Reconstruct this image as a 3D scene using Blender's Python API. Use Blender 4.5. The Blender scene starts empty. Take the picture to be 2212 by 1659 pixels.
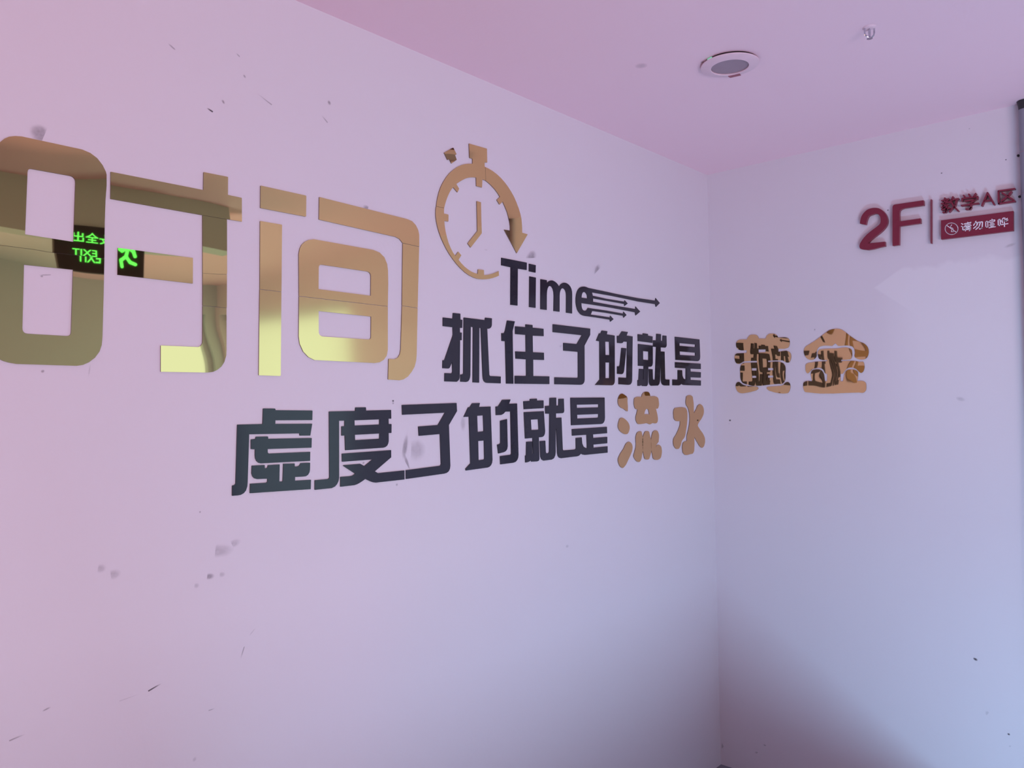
import bpy, bmesh, math
from mathutils import Vector, Matrix

scene = bpy.context.scene
col = scene.collection

# ------------------------------------------------------------------ camera
cam_data = bpy.data.cameras.new('camera')
cam_data.sensor_width = 36.0
cam_data.lens = 1690.0 / 2212.0 * 36.0
cam_data.clip_start = 0.05
cam = bpy.data.objects.new('camera', cam_data)
col.objects.link(cam)
_r = Vector((0.66733563, -0.74454983, -0.01757013))
_u = Vector((-0.00540311, -0.02843122, 0.99958115))
_b = Vector((-0.74473751, -0.66696118, -0.02299605))
cam.matrix_world = Matrix(((_r.x, _u.x, _b.x, -3.29588659),
                           (_r.y, _u.y, _b.y, -1.71606166),
                           (_r.z, _u.z, _b.z, 1.66507134),
                           (0, 0, 0, 1)))
scene.camera = cam

# ------------------------------------------------------------------ world, lights, exposure
world = bpy.data.worlds.new('sky')
scene.world = world
world.use_nodes = True
world.node_tree.nodes['Background'].inputs['Color'].default_value = (1.0, 1.43, 1.62, 1)
world.node_tree.nodes['Background'].inputs['Strength'].default_value = 1.0

def area(name, loc, target, sx, sy, power, color):
    d = bpy.data.lights.new(name, 'AREA')
    d.shape = 'RECTANGLE'
    d.size, d.size_y = sx, sy
    d.energy = power
    d.color = color
    o = bpy.data.objects.new(name, d)
    col.objects.link(o)
    o.location = loc
    o.rotation_euler = (Vector(target) - Vector(loc)).to_track_quat('-Z', 'Y').to_euler()
    return o

# added blue fill low in the stairwell; daylight through the far wall's wide window
area('stairwell_blue_fill', (-2.28, -1.98, -0.62), (0.0, -1.3, 0.1), 1.14, 0.9, 172, (0.39, 0.70, 1.0))
area('corridor_daylight', (-4.05, -4.56, 0.95), (-3.2, 0.0, 1.3), 2.55, 1.5, 118, (1.0, 0.735, 0.875))


vs = scene.view_settings
vs.view_transform = 'Standard'
vs.look = 'None'
vs.gamma = 1.0
vs.use_curve_mapping = False
vs.exposure = -0.08

scene.cycles.max_bounces = 8

# ------------------------------------------------------------------ outlines, in metres on their wall (along, up)
LEFT = {
    'shi_gold': [('upper',[[(-2.8533,1.9811),(-2.8531,2.1284),(-2.8519,2.1463),(-2.8484,2.163),(-2.8431,2.1731),(-2.8377,2.1788),(-2.8302,2.1875),(-2.8226,2.193),(-2.8124,2.1968),(-2.8009,2.1987),(-2.6918,2.1983),(-2.6759,2.1946),(-2.6628,2.1868),(-2.6525,2.1749),(-2.6458,2.162),(-2.6444,2.156),(-2.6445,2.1337),(-2.6469,2.1015),(-2.6487,2.0537),(-2.6495,2.0062),(-2.6498,1.9795),(-2.7553,1.9789),(-2.7832,1.9807),(-2.8382,1.9812)],[(-2.7913,2.1304),(-2.7909,2.1334),(-2.79,2.1357),(-2.7885,2.1373),(-2.7865,2.1383),(-2.7839,2.1387),(-2.7156,2.1392),(-2.7116,2.1387),(-2.7086,2.1372),(-2.7064,2.1348),(-2.7052,2.1313),(-2.7049,2.1268),(-2.709,2.0063),(-2.7092,2.0056),(-2.7099,2.0054),(-2.7954,2.0078),(-2.7958,2.008),(-2.7959,2.0084)]]),('lower',[[(-2.8535,1.9802),(-2.8382,1.9806),(-2.7833,1.9801),(-2.7553,1.9783),(-2.6498,1.9789),(-2.6517,1.9021),(-2.6544,1.8156),(-2.6559,1.7983),(-2.6604,1.7841),(-2.6693,1.7713),(-2.6809,1.7617),(-2.6924,1.756),(-2.7038,1.7539),(-2.811,1.7551),(-2.8237,1.7573),(-2.8324,1.7599),(-2.8386,1.763),(-2.8477,1.7665),(-2.8537,1.7786),(-2.8559,1.7986),(-2.855,1.9168)],[(-2.7979,1.9484),(-2.71,1.9486),(-2.7142,1.8225),(-2.7146,1.8192),(-2.7157,1.8167),(-2.7175,1.8148),(-2.7198,1.8138),(-2.7228,1.8134),(-2.7916,1.8142),(-2.7951,1.8147),(-2.7978,1.8161),(-2.7996,1.8183),(-2.8007,1.8214),(-2.801,1.8253)]]),('bar',[[(-2.6361,2.1633),(-2.6359,2.1638),(-2.6354,2.164),(-2.4335,2.164),(-2.4324,2.2048),(-2.4321,2.2055),(-2.4314,2.2058),(-2.3741,2.2068),(-2.3729,2.2064),(-2.3725,2.2052),(-2.3732,2.1641),(-2.3393,2.1635),(-2.3383,2.1632),(-2.3379,2.1622),(-2.3382,2.1064),(-2.4365,2.1056),(-2.6361,2.1065),(-2.6366,2.1066),(-2.6368,2.1072)]]),('stem',[[(-2.436,2.105),(-2.3763,2.1053),(-2.3772,1.9818),(-2.3776,1.9756),(-2.4368,1.9721)]]),('stem',[[(-2.4368,1.9717),(-2.3776,1.9749),(-2.3788,1.8973),(-2.4375,1.8977)]]),('hook',[[(-2.4375,1.897),(-2.3793,1.8966),(-2.3803,1.7979),(-2.3811,1.7853),(-2.3859,1.7703),(-2.3934,1.7592),(-2.4034,1.7512),(-2.414,1.7466),(-2.4269,1.7447),(-2.5335,1.7447),(-2.5339,1.7448),(-2.534,1.7453),(-2.5336,1.8018),(-2.5335,1.8022),(-2.533,1.8024),(-2.4486,1.8024),(-2.4426,1.8054),(-2.439,1.8117),(-2.4385,1.8186)]]),('dot',[[(-2.6225,2.0045),(-2.6224,2.0049),(-2.6221,2.005),(-2.4599,2.0042),(-2.4595,2.0041),(-2.4594,2.0037),(-2.4602,1.9464),(-2.4603,1.946),(-2.4607,1.9459),(-2.6231,1.9478),(-2.6234,1.9479),(-2.6235,1.9482)]])],
    'jian_gold': [('dot',[[(-2.2881,2.2016),(-2.2878,2.2025),(-2.2869,2.2028),(-2.1609,2.202),(-2.1596,2.2016),(-2.1591,2.2004),(-2.1603,2.1496),(-2.1609,2.1481),(-2.1626,2.1476),(-2.2879,2.1477),(-2.2888,2.148),(-2.2891,2.1488)]]),('stem',[[(-2.2902,2.1146),(-2.2899,2.1155),(-2.2889,2.1158),(-2.2315,2.1161),(-2.2305,2.1158),(-2.2302,2.1149),(-2.2338,1.9487),(-2.2929,1.9494)]]),('stem',[[(-2.2933,1.9484),(-2.234,1.9477),(-2.2383,1.7417),(-2.239,1.7399),(-2.241,1.7393),(-2.2971,1.7402),(-2.2978,1.7404),(-2.298,1.741)]]),('bar',[[(-2.1199,2.2045),(-2.1195,2.2054),(-2.1184,2.2057),(-1.8217,2.1967),(-1.8038,2.1934),(-1.7903,2.1844),(-1.7814,2.1718),(-1.7776,2.1584),(-1.7783,2.1231),(-1.8415,2.1252),(-1.8452,2.129),(-1.8524,2.1348),(-1.8669,2.1388),(-2.1202,2.1467),(-2.1213,2.147),(-2.1216,2.148)]]),('post',[[(-1.8406,2.1242),(-1.7787,2.1219),(-1.788,1.943),(-1.8466,1.9452)]]),('hook',[[(-1.8466,1.9441),(-1.788,1.9418),(-1.7942,1.8089),(-1.7964,1.7904),(-1.8028,1.7718),(-1.8152,1.7556),(-1.8288,1.7428),(-1.8452,1.7347),(-1.8599,1.7321),(-1.8994,1.7339),(-1.9004,1.7342),(-1.9007,1.735),(-1.8981,1.7907),(-1.8978,1.7913),(-1.8969,1.7915),(-1.8761,1.7915),(-1.8645,1.7964),(-1.857,1.8067),(-1.8536,1.8204),(-1.853,1.834)]]),('loop',[[(-2.1833,2.0477),(-2.1803,2.0622),(-2.1744,2.0736),(-2.1649,2.0826),(-2.1531,2.0892),(-2.1375,2.0931),(-1.9467,2.091),(-1.9246,2.0866),(-1.908,2.0754),(-1.8985,2.0576),(-1.8959,2.04),(-1.8957,2.0063),(-1.8983,1.9393),(-2.1838,1.9423)],[(-2.1242,2.0208),(-2.1237,2.0242),(-2.1223,2.0268),(-2.1201,2.0286),(-2.1171,2.0297),(-2.1132,2.03),(-1.9707,2.0289),(-1.9654,2.0284),(-1.9613,2.0269),(-1.9584,2.0245),(-1.9567,2.0211),(-1.9562,2.0167),(-1.9576,1.9632),(-2.1256,1.9653)]]),('loop',[[(-2.1838,1.9411),(-1.8983,1.9382),(-1.9005,1.8164),(-1.9044,1.8007),(-1.9145,1.7889),(-1.9299,1.7812),(-1.9465,1.7788),(-2.1406,1.7816),(-2.1583,1.7888),(-2.1733,1.802),(-2.1835,1.8218),(-2.186,1.8397)],[(-2.1262,1.9086),(-1.9572,1.906),(-1.9586,1.8502),(-1.959,1.8474),(-1.9602,1.8453),(-1.9622,1.8438),(-1.9648,1.8429),(-1.9682,1.8426),(-2.1118,1.8431),(-2.1173,1.8436),(-2.1214,1.8452),(-2.1244,1.8477),(-2.1262,1.8513),(-2.1267,1.8559)]])],
    'clock': [('button',[[(-1.6721,2.4223),(-1.6723,2.4232),(-1.6714,2.4241),(-1.6353,2.4471),(-1.634,2.4476),(-1.6331,2.4471),(-1.6203,2.4307),(-1.6202,2.4301),(-1.6208,2.4295),(-1.6264,2.426),(-1.6199,2.4141),(-1.6199,2.4135),(-1.6205,2.4128),(-1.6411,2.3976),(-1.6418,2.3973),(-1.6424,2.3976),(-1.651,2.4081),(-1.6576,2.4049),(-1.6585,2.4047),(-1.6591,2.405)]]),('ring',[[(-1.7082,2.2541),(-1.7057,2.2674),(-1.7019,2.2824),(-1.6954,2.3011),(-1.6879,2.317),(-1.6772,2.3343),(-1.6644,2.3511),(-1.6515,2.3652),(-1.6364,2.378),(-1.619,2.3906),(-1.5971,2.4025),(-1.5839,2.4077),(-1.5706,2.4117),(-1.5509,2.4162),(-1.5505,2.4306),(-1.551,2.4316),(-1.5522,2.4319),(-1.5618,2.4318),(-1.563,2.432),(-1.5635,2.433),(-1.5651,2.476),(-1.5649,2.4765),(-1.5642,2.4767),(-1.4849,2.4791),(-1.4841,2.4789),(-1.4838,2.4783),(-1.4833,2.4349),(-1.4835,2.4344),(-1.4842,2.4341),(-1.4958,2.4322),(-1.4957,2.4185),(-1.4934,2.418),(-1.4922,2.3743),(-1.5071,2.3755),(-1.5093,2.3498),(-1.5097,2.349),(-1.5107,2.3488),(-1.5338,2.3486),(-1.5348,2.3488),(-1.5352,2.3496),(-1.5356,2.3753),(-1.5469,2.374),(-1.5582,2.3715),(-1.5694,2.3681),(-1.5805,2.3638),(-1.5916,2.358),(-1.6026,2.3515),(-1.6136,2.3444),(-1.6228,2.3377),(-1.6121,2.326),(-1.6117,2.3252),(-1.612,2.3243),(-1.6182,2.3132),(-1.6187,2.3128),(-1.6192,2.3129),(-1.6371,2.325),(-1.6445,2.3169),(-1.6528,2.3057),(-1.6604,2.2924),(-1.667,2.2789),(-1.6725,2.265),(-1.676,2.2543)]]),('arc',[[(-1.4925,2.4179),(-1.4771,2.4161),(-1.4584,2.4122),(-1.4372,2.4052),(-1.4181,2.3967),(-1.4001,2.3859),(-1.3844,2.3743),(-1.3699,2.3613),(-1.3565,2.347),(-1.3443,2.3298),(-1.3334,2.3115),(-1.3262,2.2958),(-1.3215,2.2813),(-1.3197,2.2689),(-1.3184,2.2505),(-1.3184,2.2327),(-1.29,2.2318),(-1.3476,2.1599),(-1.4078,2.2297),(-1.3782,2.2309),(-1.3783,2.2462),(-1.3812,2.2608),(-1.3858,2.275),(-1.392,2.2906),(-1.4021,2.3062),(-1.4127,2.3212),(-1.4272,2.3093),(-1.428,2.3089),(-1.4287,2.3092),(-1.4406,2.3209),(-1.4408,2.3215),(-1.4403,2.3222),(-1.4257,2.3342),(-1.4363,2.3446),(-1.4503,2.355),(-1.4667,2.3641),(-1.4783,2.3694),(-1.4912,2.374)]]),('arc',[[(-1.7086,2.2531),(-1.7105,2.2431),(-1.7111,2.2325),(-1.7107,2.2213),(-1.7086,2.2081),(-1.7038,2.1907),(-1.698,2.1765),(-1.6901,2.161),(-1.6792,2.1443),(-1.6691,2.1305),(-1.6569,2.1168),(-1.6424,2.103),(-1.6257,2.0892),(-1.6088,2.078),(-1.5916,2.0686),(-1.5742,2.0616),(-1.5521,2.0561),(-1.5387,2.0547),(-1.5251,2.0546),(-1.5114,2.0554),(-1.4975,2.0573),(-1.4824,2.0602),(-1.467,2.0641),(-1.4503,2.07),(-1.4371,2.0753),(-1.4374,2.09),(-1.4548,2.0828),(-1.4691,2.0775),(-1.4879,2.0724),(-1.5065,2.069),(-1.5072,2.0845),(-1.5076,2.0852),(-1.5086,2.0854),(-1.5326,2.0848),(-1.5336,2.0845),(-1.534,2.0838),(-1.5361,2.0698),(-1.5506,2.0713),(-1.5651,2.0744),(-1.5782,2.0792),(-1.5934,2.086),(-1.6084,2.0959),(-1.6189,2.1044),(-1.6074,2.119),(-1.6071,2.1198),(-1.6076,2.1205),(-1.6186,2.1288),(-1.6194,2.129),(-1.6202,2.1286),(-1.6326,2.1146),(-1.642,2.1234),(-1.6512,2.136),(-1.6593,2.1494),(-1.6662,2.166),(-1.6721,2.185),(-1.6754,2.2027),(-1.6762,2.2151),(-1.6606,2.2156),(-1.6596,2.2159),(-1.6593,2.2166),(-1.6585,2.2354),(-1.6592,2.237),(-1.6613,2.2375),(-1.6768,2.2371),(-1.677,2.2459),(-1.676,2.2535)]]),('hand',[[(-1.5344,2.3003),(-1.5342,2.3007),(-1.5336,2.3009),(-1.516,2.3005),(-1.5153,2.3004),(-1.5151,2.2999),(-1.5152,2.2504),(-1.5141,2.2036),(-1.5145,2.2018),(-1.5158,2.2),(-1.5644,2.1499),(-1.5651,2.1495),(-1.5657,2.1497),(-1.5775,2.1602),(-1.5778,2.1608),(-1.5774,2.1615),(-1.5348,2.205),(-1.5342,2.2059),(-1.534,2.2069),(-1.5341,2.2473)]])],
    'T': [('letter',[[(-1.4232,2.1354),(-1.297,2.1346),(-1.2982,2.1095),(-1.3435,2.1089),(-1.3484,1.985),(-1.3828,1.985),(-1.3784,2.1095),(-1.4243,2.1106)]])],
    'i': [('dot',[[(-1.2849,2.1325),(-1.25,2.1316),(-1.252,2.1058),(-1.2856,2.1065)]]),('stem',[[(-1.2839,2.0897),(-1.2508,2.0888),(-1.2554,1.9847),(-1.288,1.9849)]])],
    'm': [('letter',[[(-1.225,2.0863),(-1.1922,2.0863),(-1.1908,2.0752),(-1.1856,2.0805),(-1.1791,2.0846),(-1.1676,2.088),(-1.1586,2.0883),(-1.1483,2.0861),(-1.1381,2.0822),(-1.1299,2.0769),(-1.1233,2.0702),(-1.1187,2.0755),(-1.1119,2.0814),(-1.1012,2.0861),(-1.0932,2.0877),(-1.0852,2.0877),(-1.0745,2.0857),(-1.0652,2.0818),(-1.0573,2.0757),(-1.0521,2.0684),(-1.0491,2.0595),(-1.0486,2.0487),(-1.0514,1.9802),(-1.0851,1.9807),(-1.0827,2.0407),(-1.0836,2.0522),(-1.0874,2.0601),(-1.0939,2.0652),(-1.1031,2.0671),(-1.1112,2.0639),(-1.1166,2.0573),(-1.1203,2.0488),(-1.1217,2.0388),(-1.1239,1.9811),(-1.1566,1.9815),(-1.1535,2.036),(-1.1546,2.0488),(-1.1587,2.059),(-1.1657,2.0659),(-1.1745,2.0683),(-1.1828,2.065),(-1.1883,2.0578),(-1.1918,2.0486),(-1.1932,2.0372),(-1.1953,1.9821),(-1.2285,1.9821)]])],
    'e': [('letter',[[(-0.9784,2.0851),(-0.9685,2.0854),(-0.9586,2.0844),(-0.95,2.0828),(-0.8349,2.0794),(-0.7417,2.0764),(-0.6103,2.0741),(-0.4817,2.0752),(-0.4787,2.0864),(-0.4468,2.0679),(-0.4777,2.0495),(-0.4823,2.0606),(-0.6109,2.0607),(-0.6939,2.0636),(-0.8048,2.0667),(-0.9274,2.0681),(-0.922,2.0562),(-0.8359,2.0525),(-0.7105,2.0516),(-0.7094,2.0571),(-0.6886,2.0461),(-0.7112,2.0348),(-0.7118,2.0424),(-0.8179,2.0443),(-0.9209,2.0463),(-0.9213,2.0339),(-0.806,2.0311),(-0.6323,2.0285),(-0.632,2.0388),(-0.5995,2.0208),(-0.6327,2.003),(-0.6362,2.0153),(-0.8064,2.0205),(-0.9261,2.0223),(-0.994,2.0227),(-0.9938,2.0126),(-0.9912,2.0043),(-0.9864,1.9984),(-0.9791,1.9961),(-0.9714,1.9962),(-0.9648,1.9982),(-0.959,2.0026),(-0.9539,2.0081),(-0.8375,2.0071),(-0.7204,2.0037),(-0.7191,2.0114),(-0.6988,2.0001),(-0.7194,1.988),(-0.7223,1.9954),(-0.8529,1.9984),(-0.9283,1.9986),(-0.9375,1.9845),(-0.8833,1.984),(-0.8108,1.9826),(-0.81,1.9892),(-0.7894,1.9773),(-0.8105,1.9662),(-0.8136,1.9739),(-0.8984,1.976),(-0.9763,1.977),(-0.989,1.9783),(-1.0001,1.9817),(-1.011,1.9885),(-1.0191,1.9971),(-1.0247,2.0101),(-1.0271,2.0233),(-1.0266,2.0385),(-1.0234,2.0522),(-1.0183,2.0627),(-1.0111,2.0718),(-1.0025,2.0785),(-0.9912,2.083)],[(-0.9925,2.0431),(-0.9914,2.0508),(-0.9878,2.0588),(-0.9825,2.0635),(-0.9757,2.0653),(-0.9683,2.0645),(-0.9622,2.0611),(-0.9573,2.0548),(-0.9556,2.0429)]])],
    'zhua': [('stroke',[[(-1.6456,1.9381),(-1.6453,1.9387),(-1.6445,1.9389),(-1.6157,1.9388),(-1.6149,1.9386),(-1.6146,1.938),(-1.6146,1.9209),(-1.6073,1.9204),(-1.6066,1.9202),(-1.6064,1.9197),(-1.6074,1.8961),(-1.6076,1.8957),(-1.6083,1.8954),(-1.6178,1.8946),(-1.6176,1.881),(-1.6105,1.8807),(-1.6099,1.8806),(-1.6097,1.8801),(-1.6106,1.8581),(-1.6108,1.8576),(-1.6115,1.8574),(-1.6175,1.8571),(-1.6218,1.7447),(-1.6232,1.7393),(-1.6271,1.7339),(-1.6349,1.7295),(-1.684,1.7303),(-1.6848,1.7305),(-1.685,1.7311),(-1.6841,1.7545),(-1.6838,1.755),(-1.6831,1.7552),(-1.6565,1.7549),(-1.6529,1.7572),(-1.6521,1.7611),(-1.6523,1.79),(-1.6624,1.773),(-1.6651,1.7702),(-1.6693,1.7691),(-1.6914,1.7696),(-1.6921,1.7699),(-1.6924,1.7704),(-1.6913,1.7927),(-1.691,1.7933),(-1.6903,1.7936),(-1.6841,1.7944),(-1.6488,1.8679),(-1.6472,1.8733),(-1.6477,1.895),(-1.6873,1.896),(-1.6879,1.8962),(-1.6881,1.8967),(-1.6875,1.9216),(-1.6873,1.922),(-1.6867,1.9222),(-1.6472,1.9215)]]),('stroke',[[(-1.5998,1.9275),(-1.5995,1.9279),(-1.5989,1.9281),(-1.5055,1.9263),(-1.5043,1.9336),(-1.5039,1.9342),(-1.503,1.9343),(-1.4746,1.9341),(-1.4738,1.9338),(-1.4735,1.9332),(-1.4745,1.913),(-1.4765,1.9073),(-1.4813,1.9025),(-1.4888,1.8998),(-1.4962,1.8994),(-1.4901,1.7527),(-1.4867,1.7492),(-1.4374,1.7478),(-1.4367,1.7476),(-1.4365,1.7471),(-1.4372,1.7265),(-1.4375,1.726),(-1.4382,1.7258),(-1.5023,1.727),(-1.5091,1.7286),(-1.5154,1.7333),(-1.5187,1.7404),(-1.52,1.7507),(-1.5249,1.8996),(-1.5319,1.9003),(-1.5371,1.7279),(-1.5373,1.7274),(-1.538,1.7273),(-1.5642,1.7282),(-1.5648,1.7283),(-1.565,1.7288),(-1.5597,1.9004),(-1.5703,1.9016),(-1.5756,1.7515),(-1.5771,1.7437),(-1.5803,1.7366),(-1.5863,1.7311),(-1.5951,1.7292),(-1.6174,1.7298),(-1.6182,1.73),(-1.6184,1.7306),(-1.6178,1.7514),(-1.6175,1.7519),(-1.6167,1.7522),(-1.6091,1.7526),(-1.6054,1.7557)]])],
    'zhu': [('stroke',[[(-1.4008,1.9313),(-1.4002,1.9319),(-1.3993,1.9321),(-1.3644,1.9316),(-1.3635,1.9314),(-1.3635,1.9307),(-1.3752,1.8984),(-1.3756,1.7255),(-1.3759,1.725),(-1.3766,1.7249),(-1.4095,1.7252),(-1.4102,1.7253),(-1.4105,1.7258),(-1.4118,1.8632),(-1.4277,1.8636),(-1.4285,1.8638),(-1.4287,1.8643),(-1.4288,1.8884),(-1.4285,1.889),(-1.4276,1.8893),(-1.4191,1.8894),(-1.4149,1.8921),(-1.4116,1.898)]]),('stroke',[[(-1.3087,1.9245),(-1.3084,1.9251),(-1.3074,1.9253),(-1.2743,1.925),(-1.2734,1.9248),(-1.273,1.9241),(-1.2728,1.9161),(-1.2158,1.9156),(-1.2148,1.9153),(-1.2145,1.9147),(-1.2147,1.8909),(-1.215,1.8902),(-1.216,1.89),(-1.2735,1.8887),(-1.2735,1.8324),(-1.2161,1.8328),(-1.2152,1.8326),(-1.215,1.8321),(-1.2149,1.8084),(-1.2152,1.8078),(-1.216,1.8077),(-1.2729,1.8072),(-1.274,1.7515),(-1.2051,1.7515),(-1.1886,1.7515),(-1.1879,1.7514),(-1.1877,1.7509),(-1.1884,1.7253),(-1.1887,1.7249),(-1.1894,1.7247),(-1.3671,1.7252),(-1.3679,1.7254),(-1.3681,1.7259),(-1.3675,1.7508),(-1.3672,1.7513),(-1.3664,1.7514),(-1.3096,1.7515),(-1.3089,1.8072),(-1.3607,1.808),(-1.3614,1.8082),(-1.3617,1.8087),(-1.3628,1.8316),(-1.3625,1.8321),(-1.3618,1.8322),(-1.3095,1.8325),(-1.3092,1.8894),(-1.3608,1.8895),(-1.3615,1.8897),(-1.3618,1.8902),(-1.3618,1.9147),(-1.3616,1.9152),(-1.3608,1.9153),(-1.309,1.9156)]])],
    'le1': [('stroke',[[(-1.1625,1.934),(-1.1622,1.9346),(-1.1612,1.9348),(-0.9438,1.9319),(-0.9428,1.9317),(-0.9425,1.9311),(-0.9438,1.9086),(-0.98,1.8673),(-0.9833,1.7426),(-0.9849,1.7361),(-0.99,1.729),(-0.9989,1.7246),(-1.0097,1.7232),(-1.158,1.7245),(-1.159,1.7247),(-1.1593,1.7253),(-1.1586,1.748),(-1.1583,1.7486),(-1.1573,1.7488),(-1.0277,1.7484),(-1.0234,1.75),(-1.0222,1.7528),(-1.0199,1.8429),(-1.1038,1.8441),(-1.105,1.8443),(-1.1053,1.8451),(-1.105,1.8711),(-1.1047,1.8717),(-1.1037,1.8719),(-1.0265,1.871),(-0.9944,1.9047),(-1.1621,1.9068),(-1.163,1.9071),(-1.1633,1.9076)]])],
    'de1': [('stroke',[[(-0.9047,1.8888),(-0.9055,1.889),(-0.9054,1.8895),(-0.8858,1.9173),(-0.8852,1.9177),(-0.8843,1.9179),(-0.8762,1.9176),(-0.869,1.9285),(-0.8684,1.929),(-0.8674,1.9291),(-0.8334,1.9285),(-0.8324,1.9283),(-0.8323,1.9276),(-0.8362,1.9165),(-0.7852,1.9145),(-0.7841,1.9142),(-0.7838,1.9135),(-0.7894,1.7411),(-0.7915,1.7325),(-0.7975,1.7256),(-0.8081,1.7221),(-0.9175,1.723),(-0.9181,1.7231),(-0.9179,1.7235),(-0.8885,1.7439),(-0.8844,1.8873)],[(-0.8481,1.8881),(-0.8206,1.8886),(-0.8204,1.8376),(-0.8484,1.8375)],[(-0.8494,1.8087),(-0.8223,1.809),(-0.825,1.7493),(-0.8515,1.7493)]]),('stroke',[[(-0.767,1.9137),(-0.7667,1.9142),(-0.7658,1.9144),(-0.7542,1.9145),(-0.7342,1.9332),(-0.7332,1.9338),(-0.7319,1.9339),(-0.6927,1.9333),(-0.6917,1.9331),(-0.6917,1.9325),(-0.7011,1.9187),(-0.6598,1.9174),(-0.6586,1.9171),(-0.6583,1.9164),(-0.6688,1.7421),(-0.6723,1.7333),(-0.6815,1.7261),(-0.6943,1.7243),(-0.7617,1.7265),(-0.7628,1.7268),(-0.7632,1.7275),(-0.7623,1.7522),(-0.7619,1.7529),(-0.7607,1.7531),(-0.7074,1.752),(-0.6973,1.8942),(-0.724,1.8938),(-0.7304,1.8883),(-0.7413,1.8866),(-0.7653,1.8867),(-0.7664,1.8869),(-0.7668,1.8875)]]),('stroke',[[(-0.7385,1.8677),(-0.7379,1.8685),(-0.7364,1.8687),(-0.7065,1.8684),(-0.7051,1.8681),(-0.7048,1.8673),(-0.7235,1.7819),(-0.7263,1.7748),(-0.7318,1.7686),(-0.7412,1.7659),(-0.77,1.7667),(-0.7713,1.767),(-0.7717,1.7678),(-0.7702,1.7952),(-0.7697,1.7959),(-0.7683,1.7962),(-0.757,1.796),(-0.7522,1.8022)]])],
    'jiu1': [('stroke',[[(-0.6198,1.9277),(-0.6194,1.9283),(-0.6182,1.9285),(-0.5826,1.9278),(-0.5819,1.9334),(-0.5814,1.934),(-0.5802,1.9342),(-0.5455,1.9334),(-0.5444,1.9332),(-0.5441,1.9325),(-0.5448,1.9268),(-0.5103,1.9248),(-0.5091,1.9245),(-0.5088,1.9238),(-0.5113,1.8989),(-0.5118,1.8982),(-0.513,1.898),(-0.6184,1.9007),(-0.6195,1.9009),(-0.6199,1.9016)]]),('stroke',[[(-0.6189,1.8885),(-0.6185,1.8891),(-0.6173,1.8893),(-0.5112,1.8872),(-0.51,1.887),(-0.5096,1.8863),(-0.5118,1.8172),(-0.5144,1.8086),(-0.5195,1.8024),(-0.5292,1.7996),(-0.5468,1.7989),(-0.5521,1.7308),(-0.5555,1.724),(-0.5642,1.7197),(-0.598,1.7205),(-0.5974,1.7272),(-0.6047,1.723),(-0.614,1.7207),(-0.6272,1.7207),(-0.6284,1.7209),(-0.6287,1.7215),(-0.6279,1.743),(-0.6275,1.7437),(-0.6264,1.7442),(-0.6207,1.7455),(-0.6154,1.7888),(-0.615,1.7894),(-0.6138,1.7896),(-0.5881,1.7891),(-0.5869,1.7888),(-0.5866,1.7882),(-0.5897,1.7475),(-0.5851,1.7462),(-0.5808,1.801),(-0.6207,1.8013),(-0.6219,1.8015),(-0.6222,1.8021)],[(-0.5846,1.862),(-0.5427,1.861),(-0.5441,1.8258),(-0.585,1.8272)]]),('stroke',[[(-0.5424,1.7891),(-0.542,1.7897),(-0.5408,1.7899),(-0.5161,1.7896),(-0.5149,1.7894),(-0.5145,1.7887),(-0.5135,1.75),(-0.5098,1.7466),(-0.5024,1.7458),(-0.4967,1.7493),(-0.4821,1.8823),(-0.5039,1.8827),(-0.5051,1.8829),(-0.5055,1.8836),(-0.5048,1.9087),(-0.5044,1.9093),(-0.5032,1.9096),(-0.481,1.9101),(-0.4783,1.9369),(-0.4778,1.9375),(-0.4766,1.9378),(-0.4441,1.9379),(-0.4429,1.9377),(-0.4425,1.937),(-0.4446,1.9101),(-0.4313,1.9098),(-0.4287,1.9325),(-0.4282,1.9331),(-0.427,1.9334),(-0.4006,1.9335),(-0.3993,1.9332),(-0.3989,1.9326),(-0.3989,1.8945),(-0.4019,1.8873),(-0.4106,1.8825),(-0.4475,1.8823),(-0.4482,1.8653),(-0.4184,1.8655),(-0.4174,1.8653),(-0.417,1.8648),(-0.4171,1.751),(-0.4112,1.7484),(-0.3833,1.7482),(-0.382,1.748),(-0.3816,1.7473),(-0.3833,1.7239),(-0.3837,1.7232),(-0.385,1.723),(-0.4257,1.7232),(-0.439,1.7263),(-0.447,1.7341),(-0.4499,1.7454),(-0.4479,1.8241),(-0.4496,1.8307),(-0.4512,1.824),(-0.459,1.7419),(-0.4648,1.7296),(-0.4756,1.7226),(-0.5292,1.7216),(-0.5392,1.7266),(-0.5436,1.736)]])],
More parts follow.
